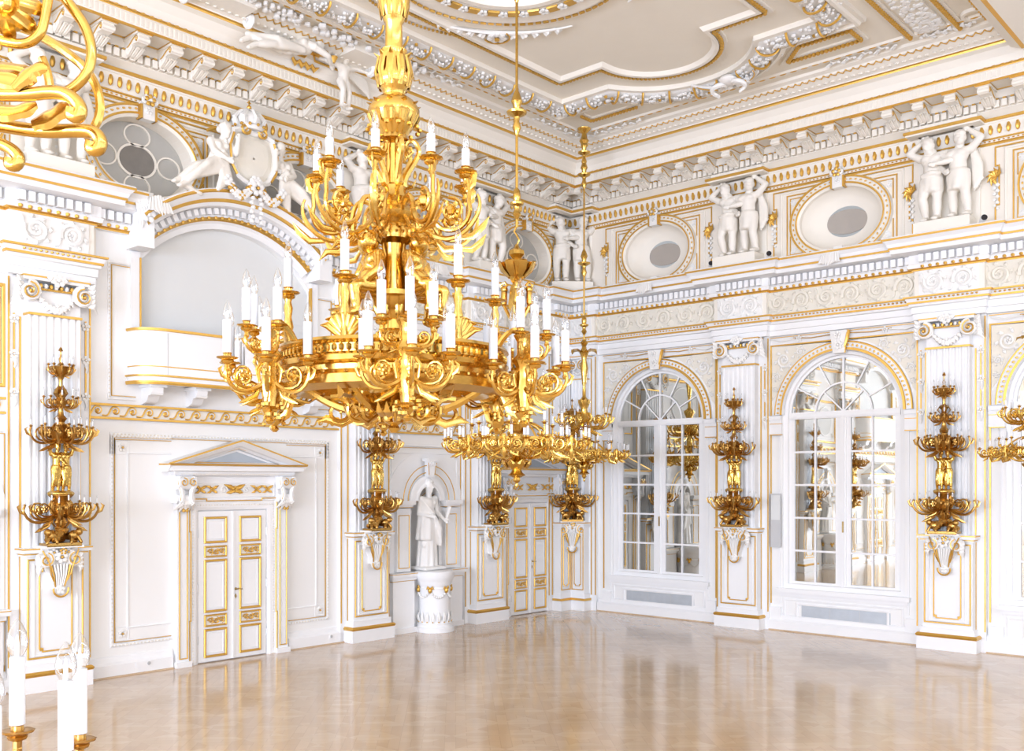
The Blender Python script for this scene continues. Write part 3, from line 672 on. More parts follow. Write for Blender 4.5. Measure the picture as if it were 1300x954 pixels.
def mirror_surround(root):
    m = W(WHITE); zs = 5.07
    A = arc(0, zs, 1.52, 180, 0, 48)
    m.sweep(A, [(-.10, 0), (-.10, .05), (-.085, .07, GILT), (-.06, .07, GILT), (-.05, .05, WHITE), (.05, .06, WHITE), (.06, .09, GILT), (.11, .09, GILT), (.13, .0, WHITE)])
    beads(m, A, .105, .035, .065, m=GILT, k=(.8, 1.1, .6))
    m.use(GILT); mould(m, [(-1.72, zs), (-1.72, 6.72), (1.72, 6.72), (1.72, zs)], .035, .03, closed=False, side=1)
    # spandrels
    for s in (-1, 1):
        m.use(CREAML); pts = [(s*1.69, zs+.35), (s*1.69, 6.69), (s*.22, 6.69)]+[(s*1.66*cos(radians(a)), zs+1.66*sin(radians(a))) for a in range(82, 10, -6)]
        m.prism(pts if s < 0 else pts[::-1], .002, .012)
        for (cu, czz, R, f) in ((1.38, 6.36, .25, 1), (.98, 6.53, .14, -1), (1.57, 5.98, .12, -1), (1.6, 5.68, .07, 1)):
            m.use(MARB); m.tube([(s*cu+s*(a), czz+b, .03) for a, b in spiral2(0, 0, R*.72, 1.6, 200, f, 18, .2)], [R*.13, R*.07], 5)
            rosette(m, s*cu, czz, .02, R*.35, MARB, MARB)
            for k in range(6): a = k*1.05; m.leaf([(s*cu+R*.72*cos(a), czz+R*.72*sin(a), .02), (s*cu+R*.9*cos(a+.2), czz+R*.9*sin(a+.2), .05), (s*cu+R*1.05*cos(a+.4), czz+R*1.05*sin(a+.4), .02)], R*.15, (0, 0, 1), 2)
        m.use(GILT); m.tube([(s*.22, 6.85, .04), (s*.7, 6.82, .05), (s*1.15, 6.86, .04)], .012, 5); m.use(MARB); rosette(m, s*1.0, 6.84, .03, .08, MARB, MARB)
        m.tube([(s*1.1, 6.84, .04), (s*1.45, 6.8, .05), (s*1.7, 6.86, .04)], .02, 5)
        # impost
        m.use(WHITE); a, b = sorted((s*1.43, s*1.74)); m.box(a, b, 4.6, 5.05, 0, .05); m.box(a, b, 4.96, 5.05, 0, .09)
        m.use(GILT); m.box(a, b, 4.86, 4.875, 0, .058); m.box(a, b, 4.6, 4.62, 0, .058)
        m.box(s*1.72-.015, s*1.72+.015, .62, 4.6, 0, .02); m.use(WHITE); m.box(s*1.5-.02, s*1.5+.02, .62, 4.6, 0, .02)
        m.box(min(s*1.45, s*1.74), max(s*1.45, s*1.74), 0, .55, 0, .06)
    # keystone
    m.use(MARB); m.prism([(-.13, 6.4), (.13, 6.4), (.2, 6.9), (-.2, 6.9)], 0, .16); rosette(m, 0, 6.58, .17, .12, MARB, MARB, 6); rosette(m, -.02, 6.8, .17, .1, MARB, MARB)
    m.use(GILT); m.tube([(.2, 6.9, .1), (.2, 6.7, .16), (.14, 6.55, .14), (.13, 6.4, .12)], [.05, .02], 6)
    m.use(GILT); m.box(-1.74, 1.74, 6.90, 6.915, 0, .03)
    m.build('arch_surround', root)
    m = W(WHITE); m.box(-1.55, 1.55, .90, 1.0, 0, .10); m.box(-1.5, 1.5, .82, .9, 0, .05); mould(m, rect(-1.38, 1.38, .10, .74), .05, .025); m.box(-1.3, 1.3, .0, .1, 0, .04)
    m.use(WHITE); mould(m, rect(-1.06, 1.06, .17, .65), .06, .03); m.build('sill_panel', root)
GM = 'arched mirrors in the long wall'
am = empty('arched_mirror', label='arched mirror with white glazing bars nearest the room corner, beside the hanging chandeliers', cat='mirror', group=GM)
mirror_bay(am); mirror_surround(am); sidewall(am, 0, MIRS[0])
sidewall(dup(am, label='whole arched mirror between two golden wall candelabra, reflecting niche and doors'), 0, MIRS[1])
sidewall(dup(am, label='arched mirror cut off by the right edge, behind the partly seen chandelier'), 0, MIRS[2])
gr = empty('heating_grille', label='grey grille set low under the mirror nearest the corner', cat='grille', group='grilles under the mirrors')
m = W(GRIL); m.box(-1.03, 1.03, .20, .62, .0, .012)
m.build('mesh_panel', gr); m = W(STEEL)
for u in (-.345, .345): m.box(u-.006, u+.006, .2, .62, .0, .017)
m.build('joint_strip', gr); sidewall(gr, 0, MIRS[0]+.06)
sidewall(dup(gr, label='grey grille set low under the complete middle mirror'), 0, MIRS[1]+.08)
sidewall(dup(gr, label='grey grille at the right edge, only its left end visible'), 0, MIRS[2]+.1)

# ------------------------------------------------------------------ doors
def door_parts(root):
    for s in (-1, 1):
        m = W(WHITE); a, b = sorted((s*.006, s*.765)); m.box(a, b, .02, 2.93, .0, .055)
        c = s*.39; lf = m.build('door_leaf', root)
        for z0, z1 in ((.12, .63), (.99, 1.97), (2.33, 2.80)):
            g = W(GILT); mould(g, rect(c-.23, c+.23, z0, z1), .045, .03, c0=.055); g.use(WHITE); g.box(c-.20, c+.20, z0+.03, z1-.03, .055, .06); mould(g, rect(c-.165, c+.165, z0+.065, z1-.065), .012, .01, c0=.06); g.build('panel_moulding', lf)
        for z0, z1 in ((.71, .91), (2.05, 2.24)):
            g = W(GILT); mould(g, rect(c-.23, c+.23, z0, z1), .035, .03, c0=.055); g.use(PLAS); g.box(c-.21, c+.21, z0+.01, z1-.01, .055, .06)
            for k in (-1, 0, 1):
                g.use(GILT); g.tube([(x, y, .075) for x, y in spiral2(c+k*.12, (z0+z1)/2, .055, 1.3, 180, (-1)**k, 12, .2)], [.014, .008], 5); g.ball((c+k*.12, (z0+z1)/2, .075), .016, 5, 3)
                for q in (-1, 1): g.leaf([(c+k*.12+.04, (z0+z1)/2, .065), (c+k*.12+.06, (z0+z1)/2+q*.035, .08), (c+k*.12+.02, (z0+z1)/2+q*.07, .065)], .018, (0, 0, 1), 2)
            g.build('carved_panel', lf)
        for z in (.45, 1.45, 2.5): g = W(STEEL); g.tube([(s*.775, z-.08, .06), (s*.775, z+.08, .06)], .014, 6); g.build('hinge', lf)
        if s > 0:
            g = W(BRASS); g.lathe([(.028, 0), (.028, .01), (.012, .012), (.012, .05), (0.001, .052)], 10, (.06, 1.38, .055)); g.tube([(.06, 1.38, .1), (.09, 1.385, .105), (.19, 1.37, .1)], [.014, .009], 6); g.build('door_handle', lf)
            g = W(BRASS); g.prism([(.035, 1.24), (.06, 1.19), (.085, 1.24), (.06, 1.29)], .055, .065); g.ball((.06, 1.25, .065), .016, 6, 4); g.build('keyhole_plate', lf)
        else:
            g = W(WHITE); g.box(-.02, .02, .02, 2.93, .055, .08); g.build('closing_strip', lf)
    m = W(WHITE)
    m.sweep([(-.78, 0), (-.78, 2.95), (.78, 2.95), (.78, 0)], [(0, 0), (0, .07), (.06, .10), (.16, .10), (.18, .12), (.22, .12), (.22, 0)], side=-1)
    m.use(GILT); p = [(-.98, .0), (-.98, .85), (-.955, .85), (-.955, 2.55), (-.98, 2.55), (-.98, 3.17), (-.62, 3.17), (-.62, 3.13), (.62, 3.13), (.62, 3.17), (.98, 3.17), (.98, 2.55), (.955, 2.55), (.955, .85), (.98, .85), (.98, 0)]
    mould(m, p, .022, .02, closed=False, c0=.12)
    beads(m, [(-.9, 0), (-.9, 3.05), (.9, 3.05), (.9, 0)], .06, .014, .118, m=PLAS)
    m.use(WHITE); m.box(-1.0, 1.0, 3.17, 3.62, 0, .10)
    m.build('architrave', root)
    m = W(WHITE)
    for s in (-1, 1):
        m.use(WHITE); m.box(s*1.12-.12, s*1.12+.12, 0, 3.1, 0, .14); m.box(s*1.12-.16, s*1.12+.16, 0, .1, 0, .18)
        mould(m, rect(s*1.12-.08, s*1.12+.08, .16, 2.98), .02, .02, c0=.14, m=GILT)
    m.build('side_strip', root)
    m = W(MARB); m.box(-.9, .9, 3.22, 3.46, .08, .115)
    mould(m, rect(-.92, .92, 3.21, 3.47), .03, .02, c0=.10, m=WHITE)
    for u in (-.75, -.5, -.0, .5, .75):
        k = 1 if u else 1.6
        for s in (-1, 1):
            m.use(GILT); m.leaf([(u, 3.36, .12), (u+s*.07*k, 3.40, .16), (u+s*.15*k, 3.40+.03*k, .12)], .04*k, (0, 0, 1), 3); m.leaf([(u, 3.34, .12), (u+s*.07*k, 3.30, .16), (u+s*.12*k, 3.28, .12)], .035*k, (0, 0, 1), 3)
        rosette(m, u, 3.35, .13, .05*k, GILT, GILT)
    for u in (-.25, .25):
        m.use(MARB); m.tube([(u+x, 3.34+y, .13) for x, y in spiral2(0, 0, .08, 1.3, 0, 1, 12)], .016, 5); rosette(m, u, 3.34, .12, .05, MARB, MARB)
    m.build('carved_frieze', root)
    for s in (-1, 1):
        m = W(WHITE); c = s*1.13
        m.box(c-.17, c+.17, 3.1, 3.64, 0, .18)
        for (zz, r, ww) in ((3.48, .13, .28), (3.18, .09, .24)):
            m.use(WHITE); m.tube([(c-.18, zz, ww-.05), (c+.18, zz, ww-.05)], r, 10)
        m.use(GILT)
        for q in (-1, 1):
            m.tube([(c+q*.095+q*x, 3.49+y, .37) for x, y in spiral2(0, 0, .085, 1.4, 90, 1, 14)], .011, 4)
            m.tube([(c+q*x, y, .30) for x, y in bez((.18, 3.58), (.22, 3.4), (.07, 3.34), (.14, 3.14), 8)], .013, 4)
            m.use(WHITE); m.tube([(c+q*x, y, .28) for x, y in bez((.15, 3.6), (.19, 3.4), (.04, 3.34), (.11, 3.12), 8)], .05, 6); m.use(GILT)
        for k in range(5): m.use(MARB); m.leaf([(c, 3.2, .22), (c+(k-2)*.06, 3.08, .32), (c+(k-2)*.1, 2.88+.04*abs(k-2), .16)], .08, (0, 0, 1), 3)
        rosette(m, c, 3.0, .22, .09, GILT, MARB); m.build('console', root)
    m = W(WHITE); e = [(-1.28, 0), (-1.28, .16), (1.28, .16), (1.28, 0)]
    tf = lambda p: (p[0], p[2], p[1])
    m.sweep(e, [(-.1, 3.62), (.04, 3.62), (.07, 3.66), (.07, 3.7), (.20, 3.71), (.20, 3.80), (.24, 3.84), (-.16, 3.85)], side=-1, tf=tf)
    m.box(-1.3, 1.3, 3.62, 3.84, 0, .2)
    m.use(GILT); m.sweep(e, [(.2, 3.80), (.25, 3.81), (.26, 3.84), (.2, 3.845)], side=-1, tf=tf)
    m.use(WHITE); m.prism([(-1.52, 3.84), (1.52, 3.84), (0, 4.30)], 0, .18)
    m.sweep([(-1.54, 3.845), (0, 4.31), (1.54, 3.845)], [(0, 0), (0, .40), (-.03, .41), (-.06, .38), (-.10, .34), (-.12, .30), (-.16, .26), (-.17, .0)], side=-1)
    m.use(GILT); m.sweep([(-1.55, 3.85), (0, 4.32), (1.55, 3.85)], [(0, .38), (0, .415), (-.03, .415), (-.03, .38)], side=-1)
    mould(m, [(-1.0, 3.87), (0, 4.16), (1.0, 3.87), (-1.0, 3.87)], .02, .015, closed=False, c0=.26)
    m.use(SLATE); m.prism([(-.72, 3.88), (.72, 3.88), (0, 4.09)], .18, .19)
    m.use(PLAS); [m.box(-1.2+.05*i-.015, -1.2+.05*i+.015, 3.64, 3.685, .2, .225) for i in range(49)]
    m.build('pediment', root)
d1 = empty('door_1', kind='structure'); door_parts(d1); sidewall(d1, 1, DOORS[0])
for i, u in enumerate([DOORS[1]]+DOORSB[:1]):
    d = dup(d1); d.name = 'door_%d' % (i+2); sidewall(d, 1, u)

# ------------------------------------------------------------------ oval windows
def oval_parts(root, white):
    m = W(PLAS); A = arc(0, OVZ, 1.03, 0, 360, 56, .78)[:-1]
    m.use(PLAS); m.sweep(arc(0, OVZ, .95, 0, 360, 56, .70)[:-1], [(0, -.3), (0, .05, PLAS), (-.05, .09, PLAS), (-.06, .10, GILT), (-.09, .10, GILT), (-.10, .06, PLAS), (-.20, .06, PLAS), (-.21, .09, GILT), (-.24, .09, GILT), (-.26, 0, PLAS)], closed=True, side=-1)
    beads(m, arc(0, OVZ, 1.10, 0, 360, 56, .85), .12, .035, .075, m=GILT, k=(1, .6, .6))
    if 1:
        m.use(PLAS); mould(m, rect(-1.42, 1.42, 8.78, 10.28), .05, .03, c0=0, m=PLAS)
        g = [(-1.62, 8.75), (-1.62, 9.15), (-1.55, 9.15), (-1.55, 9.95), (-1.62, 9.95), (-1.62, 10.33), (1.62, 10.33), (1.62, 9.95), (1.55, 9.95), (1.55, 9.15), (1.62, 9.15), (1.62, 8.75)]
        if white is not None: mould(m, g, .03, .025, closed=False, m=GILT, side=-1)
        mould(m, rect(-1.28, 1.28, 8.80, 10.2), .03, .02, m=GILT)
        r = random.Random(2)
        for sx in (-1, 1):
            for sz in (-1, 1):
                m.use(GILT); mould(m, [(sx*1.2, OVZ+sz*.22), (sx*1.2, OVZ+sz*.65), (sx*.75, OVZ+sz*.65)], .025, .02, closed=False)
                for k in range(5): rosette(m, sx*r.uniform(1.05, 1.16), OVZ+sz*r.uniform(.5, .62), .0, .05, MARB, MARB)
            if white is not None:   # gilded branches and hanging relief at the sides of the panel
                for k in range(7):
                    a = radians(40+k*35); m.use(GILT); c = (sx*1.60, 9.72)
                    m.leaf([(c[0], c[1], .04), (c[0]+.09*cos(a), c[1]+.09*sin(a), .1), (c[0]+.2*cos(a+.5), c[1]+.2*sin(a+.5), .05)], .045, (0, 0, 1), 2)
                for k in range(9): m.use(MARB); m.ball((sx*1.6+.03*(-1)**k, 9.55-.06*k, .04), .05-.002*k, 5, 3)
    m.build('oval_frame', root)
    m = W(MARB)    # scroll key above and below
    m.box(-.14, .14, OVZ+.66, OVZ+.98, 0, .16)
    for s in (-1, 1):
        m.use(GILT); m.box(s*.14-.02, s*.14+.02, OVZ+.66, OVZ+.92, 0, .175); m.use(MARB); m.tube([(s*.1+s*x, OVZ+1.0+y, .2) for x, y in spiral2(0, 0, .08, 1.2, 90, 1, 12)], .03, 5)
    rosette(m, 0, OVZ+1.0, .2, .12, GILT, MARB); rosette(m, 0, OVZ+.82, .16, .08, MARB, MARB)
    m.use(MARB); m.box(-.1, .1, OVZ-.9, OVZ-.66, 0, .14)
    m.build('keystone', root)
    m = W(MARB); rosette(m, 0, OVZ-.98, .50, .15, MARB, MARB, 6)
    for k in range(-3, 4): m.leaf([(0, OVZ-.9, .35), (k*.05, OVZ-.8-.03*abs(k), .55), (k*.07, OVZ-1.05-.02*abs(k), .62), (k*.05, OVZ-1.2+.03*abs(k), .66)], .05, (0, 0, 1), 3)
    if white is not None: m.build('acanthus_block', root)
    if white:
        m = W(PLAS); c = (0, OVZ)
        N = 40
        prof = [(1.0, -.05), (.93, -.2), (.75, -.33), (.5, -.385)]
        vs = []
        for (k, w) in prof:
            for j in range(N): a = 2*pi*j/N; vs.append((.95*k*cos(a), OVZ+.70*k*sin(a), w))
        m.add(vs, [(i*N+j, i*N+(j+1) % N, (i+1)*N+(j+1) % N, (i+1)*N+j) for i in range(3) for j in range(N)])
        m.build('reveal', root)
        m = W(OCUL2); m.prism(arc(0, OVZ, .52, 0, 360, 32, .28)[:-1], -.42, -.39); m.build('pane', root)
    else:
        m = W(OCUL); m.prism(arc(0, OVZ, .95, 0, 360, 40, .70)[:-1], -.34, -.30)
        m.use(DARKO); m.prism(arc(0, OVZ, .36, 0, 360, 32, .29)[:-1], -.30, -.292)
        m.build('pane', root); m = W(PLAS)
        m.sweep(arc(0, OVZ, .37, 0, 360, 36, .30)[:-1], [(-.02, -.30), (-.02, -.27), (.02, -.27), (.02, -.30)], closed=True)
        for (a, b) in ((0, .47), (0, -.47), (.63, 0), (-.63, 0)): m.sweep(arc(a, OVZ+b, .23 if a else .25, 0, 360, 24, .2)[:-1], [(-.014, -.30), (-.014, -.27), (.014, -.27), (.014, -.30)], closed=True)
        m.build('tracery', root)
OCUL2 = mat('taupe_oculus_glass', (.40, .36, .32), .4, var=.05)
GO = 'oval windows in the attic'
ovw = empty('oval_window'); oval_parts(ovw, True); tag(ovw, 'white splayed oval window above the mirror nearest the corner', 'window', GO); sidewall(ovw, 0, OVR[0])
sidewall(dup(ovw, label='white splayed oval window above the complete middle mirror'), 0, OVR[1])
sidewall(dup(ovw, label='white splayed oval window cut off by the right edge of the photo'), 0, OVR[2])
ovg = empty('oval_window'); oval_parts(ovg, False); tag(ovg, 'grey oval window with ring tracery left of the crowned cartouche', 'window', GO); sidewall(ovg, 1, OVL[0])
sidewall(dup(ovg, label='grey oval window with ring tracery right of the crowned cartouche'), 1, OVL[1])
sidewall(dup(ovg, label='grey oval window on the left wall above the statue niche bay'), 1, OVL[2])
sidewall(dup(ovg, label='grey oval window on the left wall next to the corner statues'), 1, OVL[3])
for u in OVL[4:]: sidewall(dup(ovg, label='grey oval window seen only in the arched mirrors'), 1, u)
# ------------------------------------------------------------------ figures
def capsule(mb, a, b, r0, r1, n=8):
    A, B = Vector(a), Vector(b); d = (B-A); L = d.length; d = d/L if L else Vector((0, 0, 1))
    pts = [A-d*r0*.95, A-d*r0*.6, A, A+d*L*.33, A+d*L*.66, B, B+d*r1*.6, B+d*r1*.95]
    rr = [r0*.25, r0*.8, r0, r0+(r1-r0)*.25, r0+(r1-r0)*.7, r1, r1*.8, r1*.25]
    mb.tube(pts, rr, n)
def head(mb, c, face, s=1., hair='short', tilt=0):
    c = Vector(c); f = Vector(face).normalized(); up = Vector((0, 0, 1)); sd = f.cross(up).normalized(); up = sd.cross(f)
    def P(a, b, d): return tuple(c+(sd*a+f*b+up*d)*s)
    mb.ball(P(0, 0, .02), (.082*s, .092*s, .108*s), 12, 8); mb.ball(P(0, .03, -.06), (.055*s, .06*s, .065*s), 10, 6)
    mb.tube([P(0, .085, .03), P(0, .115, -.02), P(0, .09, -.03)], [.012*s, .02*s, .012*s], 6)
    mb.ball(P(0, .085, -.06), (.028*s, .018*s, .012*s), 6, 4); mb.ball(P(0, .075, -.1), .024*s, 6, 4)
    for q in (-1, 1):
        mb.ball(P(q*.033, .082, .032), (.022*s, .014*s, .012*s), 6, 4); mb.ball(P(q*.033, .075, .008), .014*s, 6, 4); mb.ball(P(q*.084, -.005, -.005), (.014*s, .022*s, .03*s), 6, 4)
    r = random.Random(4)
    if hair:
        for k in range(34):
            th = r.uniform(0, 2*pi); ph = r.uniform(.0, 1.3)
            x, y, z = sin(ph)*cos(th)*.095, sin(ph)*sin(th)*.105, cos(ph)*.12+.02
            if y > .045 and z < .085: continue
            mb.ball(P(x, y, z), .026*s, 6, 4)
        if hair == 'bun': mb.ball(P(0, -.12, .03), .05*s, 8, 5); mb.tube([P(-.08, .04, .08), P(0, .08, .115), P(.08, .04, .08)], .016*s, 6)
        if hair == 'beard':
            for k in range(14): mb.ball(P(r.uniform(-.05, .05), .06+r.uniform(0, .03), -.09-r.uniform(0, .07)), .024*s, 6, 4)
def hand(mb, wrist, d, palm, s=1., curl=.5):
    w = Vector(wrist); d = Vector(d).normalized(); n = Vector(palm).normalized(); n = (n-d*n.dot(d)).normalized(); sd = d.cross(n)
    capsule(mb, w, w+d*.07*s, .026*s, .034*s, 6)
    for i, L in enumerate((.062, .072, .068, .052)):
        o = w+d*.085*s+sd*(i-1.5)*.021*s; a = o+(d+n*curl*.4)*L*.5*s; b = a+(d*(1-curl)+n*curl*1.3)*L*.5*s
        mb.tube([o, a, b], [.0115*s, .0105*s, .008*s], 5)
    o = w+d*.03*s-sd*.03*s; mb.tube([o, o+(d*.6-sd*.8+n*.4)*.035*s, o+(d*1.2-sd*.7+n*.8)*.05*s], [.014*s, .012*s, .009*s], 5)
def foot(mb, a, d, s=1.):
    a = Vector(a); d = Vector(d).normalized()
    capsule(mb, a+Vector((0, 0, .0))-d*.03*s, a+d*.12*s-Vector((0, 0, .045*s)), .042*s, .034*s, 8)
    sd = d.cross(Vector((0, 0, 1)))
    for i in range(5): o = a+d*.13*s+sd*(i-2)*.018*s-Vector((0, 0, .05*s)); mb.tube([o, o+d*.045*s], .012*s, 5)
def human(mb, J, s=1., hair='short', face=(0, -1, 0), fem=False, curls=(.5, .5)):
    V = {k: Vector(v)*s for k, v in J.items()}
    pe, ch, nk = V['pel'], V['che'], V['nec']
    fr = Vector((0, -1, 0))
    mb.ball(tuple(pe), (.155*s, .115*s, .12*s), 12, 8)
    wa = pe.lerp(ch, .45); mb.ball(tuple(wa), (.125*s, .10*s, .13*s), 12, 8)
    capsule(mb, pe, ch, .115*s, .125*s, 10)
    mb.ball(tuple(ch+Vector((0, 0, .02*s))), (.165*s, .115*s, .15*s), 12, 8)
    for q in (-1, 1):
        mb.ball(tuple(ch+Vector((q*.075, -.085, .05))*s), ((.06 if fem else .08)*s, (.06 if fem else .04)*s, .06*s), 8, 6)
        if not fem:
            for k in range(3): mb.ball(tuple(wa+Vector((q*.035, -.088, .10-.07*k))*s), (.035*s, .022*s, .03*s), 6, 4)
    for a, b in (('shL', 'elL'), ('shR', 'elR')): mb.ball(tuple(V[a]), .068*s, 8, 6); capsule(mb, ch.lerp(V[a], .5)+Vector((0, 0, .03*s)), V[a], .08*s, .062*s); capsule(mb, V[a], V[b], .058*s, .042*s)
    for i, (a, b) in enumerate((('elL', 'haL'), ('elR', 'haR'))):
        capsule(mb, V[a], V[a].lerp(V[b], .4), .044*s, .042*s); capsule(mb, V[a].lerp(V[b], .4), V[b], .042*s, .027*s); d = (V[b]-V[a]).normalized()
        hand(mb, V[b], d, fr if abs(d.y) < .9 else (0, 0, -1), s, curls[i])
    for a, b, c in (('hiL', 'knL', 'anL'), ('hiR', 'knR', 'anR')):
        capsule(mb, V[a], V[a].lerp(V[b], .5), .095*s, .082*s, 10); capsule(mb, V[a].lerp(V[b], .5), V[b], .082*s, .057*s, 10)
        capsule(mb, V[b], V[b].lerp(V[c], .35), .056*s, .06*s, 10); capsule(mb, V[b].lerp(V[c], .35), V[c], .06*s, .036*s, 10)
        foot(mb, V[c], J.get('toe'+a[-1], (0, -1, 0)), s)
    capsule(mb, ch, nk, .09*s, .055*s); capsule(mb, nk, V['hea'], .055*s, .05*s)
    head(mb, tuple(V['hea']+Vector((0, 0, .06*s))), face, s, hair)
def skirt(mb, top, bot, folds=9, amp=.12, n=48, steps=8, ph=0.):
    """draped cloth: closed wavy tube from an ellipse (cx,cy,z,rx,ry) to another"""
    vs = []
    for i in range(steps+1):
        t = i/steps; e = [top[k]*(1-t)+bot[k]*t for k in range(5)]
        for j in range(n):
            a = 2*pi*j/n; q = 1+amp*t**.7*(.4+.6*t)*sin(folds*a+ph+t*1.2)+.03*sin(3*a)
            vs.append((e[0]+e[3]*q*cos(a), e[1]+e[4]*q*sin(a), e[2]))
    mb.add(vs, [(i*n+j, i*n+(j+1) % n, (i+1)*n+(j+1) % n, (i+1)*n+j) for i in range(steps) for j in range(n)]+[tuple(range(n)), tuple(steps*n+j for j in range(n-1, -1, -1))])
STAND = dict(pel=(0, 0, .95), che=(.01, 0, 1.3), nec=(.02, -.01, 1.5), hea=(.02, -.03, 1.6), hiL=(-.09, 0, .9), hiR=(.09, 0, .9),
             knL=(-.13, -.05, .5), knR=(.10, -.02, .49), anL=(-.15, .02, .09), anR=(.1, .0, .09), shL=(-.2, 0, 1.42), shR=(.2, 0, 1.42),
             elL=(-.28, .0, 1.15), elR=(.28, 0, 1.15), haL=(-.2, -.15, .95), haR=(.24, -.12, .92))
def J_(**k): d = dict(STAND); d.update(k); return d
atlasA = MB(MARB); human(atlasA, J_(hea=(-.03, -.07, 1.56), elL=(-.38, -.05, 1.55), haL=(-.14, -.06, 1.74), elR=(.36, -.1, 1.22), haR=(.14, -.2, 1.18), knL=(-.13, -.1, .5), anL=(-.11, .05, .09), anR=(.09, 0, .09)), 1., 'beard', (-.3, -1, -.4))
skirt(atlasA, (0, 0, 1.02, .17, .14), (.02, -.01, .64, .16, .14), 9, .10); atlasA.tube([(.17, -.08, 1.0), (.05, -.17, 1.02), (-.14, -.1, .98)], .035, 6)
atlasB = MB(MARB); human(atlasB, J_(che=(-.02, 0, 1.3), hea=(.04, -.06, 1.6), elR=(.37, .0, 1.62), haR=(.18, .0, 1.82), elL=(-.36, .04, 1.18), haL=(-.2, -.12, 1.0), knL=(-.1, 0, .5), anL=(-.09, .02, .09), knR=(.14, -.1, .5), anR=(.15, .02, .09)), 1., 'short', (.35, -1, -.15))
skirt(atlasB, (0, 0, 1.0, .165, .135), (0, -.02, .60, .16, .14), 8, .10, ph=1)
for k in range(5): atlasB.tube([(.2+.02*k, .08, 1.5-.06*k), (.25+.015*k, .1, 1.1), (.24+.03*k, .06, .55+.05*k)], [.03, .045, .02], 6)
def atlas_group(name, lab, diag=False):
    g = empty(name, label=lab, cat='statue', group='white atlas figure pairs of the attic')
    fa = remesh(atlasA, 'male_figure', g, .022, 2, STAT, (-.27, -.28, 8.95), infl=.026); fb = remesh(atlasB, 'male_figure', g, .022, 2, STAT, (.27, -.28, 8.95), infl=.026)
    for o in (fa, fb): o.scale = (1.18, 1.15, .97)
    m = W(PLAS); m.box(-.56, .56, 8.66, 8.92, .02, .55); m.box(-.5, .5, 8.9, 8.94, .05, .5); m.build('plinth', g)
    m = W(PLAS); m.box(-.62, .62, 8.66, 10.38, 0, .06); m.build('back_slab', g)
    return g
ag = atlas_group('statue_group', 'pair of white muscular atlas figures above the pilaster between first two mirrors'); sidewall(ag, 0, 5.42)
sidewall(dup(ag, label='pair of white muscular atlas figures above the pilaster right of the middle mirror'), 0, 10.2)
sidewall(dup(ag, label='pair of white atlas figures at far left, partly behind the near golden scrollwork'), 1, PL[0])
sidewall(dup(ag, label='pair of white atlas figures partly hidden behind the big chandelier stem'), 1, PL[1])
sidewall(dup(ag, label='pair of white atlas figures left of the corner pair, above a small chandelier crown'), 1, PL[2]-.05)
cg = dup(ag, label='pair of white atlas figures standing across the room corner'); cg.location = (.02, -.02, 0); cg.rotation_euler = (0, 0, radians(45))
for k in KIDS(cg):
    if k.name.startswith('back_slab'): bpy.data.objects.remove(k)
    elif k.name.startswith('plinth'): k.location.y -= .28
    else: k.location.y -= .30

# draped woman in the niche on her drum pedestal
nm = MB(MARB); human(nm, J_(hea=(.0, -.02, 1.62), elR=(.25, -.02, 1.14), haR=(.27, -.22, 1.0), elL=(-.24, .02, 1.13), haL=(-.12, -.2, 1.08)), 1., 'bun', (.55, -1, -.05), True)
skirt(nm, (0, 0, 1.18, .17, .14), (-.02, .0, .03, .24, .19), 11, .10, 60); skirt(nm, (-.04, 0, 1.42, .16, .13), (-.08, -.02, .60, .21, .16), 7, .10)
for k in range(8): nm.tube([(-.2+.012*k, -.06, 1.4-.02*k), (-.02+.03*k, -.19, 1.12-.04*k), (.16+.01*k, -.15, .95-.07*k), (-.22+.03*k, -.1, .45+.02*k)], [.025, .03, .03, .015], 6)
nm.tube([(.28, -.26, .95), (.33, -.26, 1.1), (.40, -.25, 1.26)], [.02, .03, .05], 6)
nm.box(-.3, .3, -.26, .22, 0, .05)
st = empty('statue', label='white draped woman statue holding a torch in the arched niche', cat='statue'); remesh(nm, 'draped_figure', st, .018, 2, MARB, infl=.01)
st.scale = (1.13, 1.13, 1.16); sidewall(st, 1, NICHES[0], .10); st.location.z = 1.44
pd = empty('pedestal', label='round white drum pedestal with gilt masks under the niche statue', cat='pedestal')
m = MB(WHITE); m.lathe([(.46, 0), (.46, .10), (.42, .13), (.42, .18), (.39, .20), (.37, .3), (.36, .95), (.38, 1.02), (.36, 1.05), (.40, 1.12), (.40, 1.16), (.42, 1.2), (.46, 1.28), (.46, 1.40), (.43, 1.42)], 32); m.build('drum', pd)
m = MB(MARB)
for k in range(18):
    a = 2*pi*k/18; c = (cos(a), sin(a)); m.use(MARB); m.leaf([(.38*c[0], .38*c[1], .2), (.43*c[0], .43*c[1], .36), (.39*c[0], .39*c[1], .48)], .07, (c[0], c[1], 0), 3)
    for q in range(1): m.use(GILT); m.ball((.40*c[0], .40*c[1], .24), .018, 5, 3)
m.build('acanthus_collar', pd); m = MB(MARB)
for k in range(6):
    a = 2*pi*k/6-pi/2; c = (cos(a), sin(a)); m.use(GILT); m.ball((.39*c[0], .39*c[1], .98), (.05, .05, .07), 8, 5)
    for s in (-1, 1): m.leaf([(.38*c[0], .38*c[1], 1.0), (.41*cos(a+s*.15), .41*sin(a+s*.15), 1.05), (.39*cos(a+s*.25), .39*sin(a+s*.25), 1.0)], .04, (c[0], c[1], 0), 2)
    m.use(MARB)
    for t in range(9): b = a+2*pi/6*t/8; m.ball((.39*cos(b), .39*sin(b), .95-.14*sin(pi*t/8)), .032, 6, 4)
m.build('garland_relief', pd); sidewall(pd, 1, NICHES[0], .34)
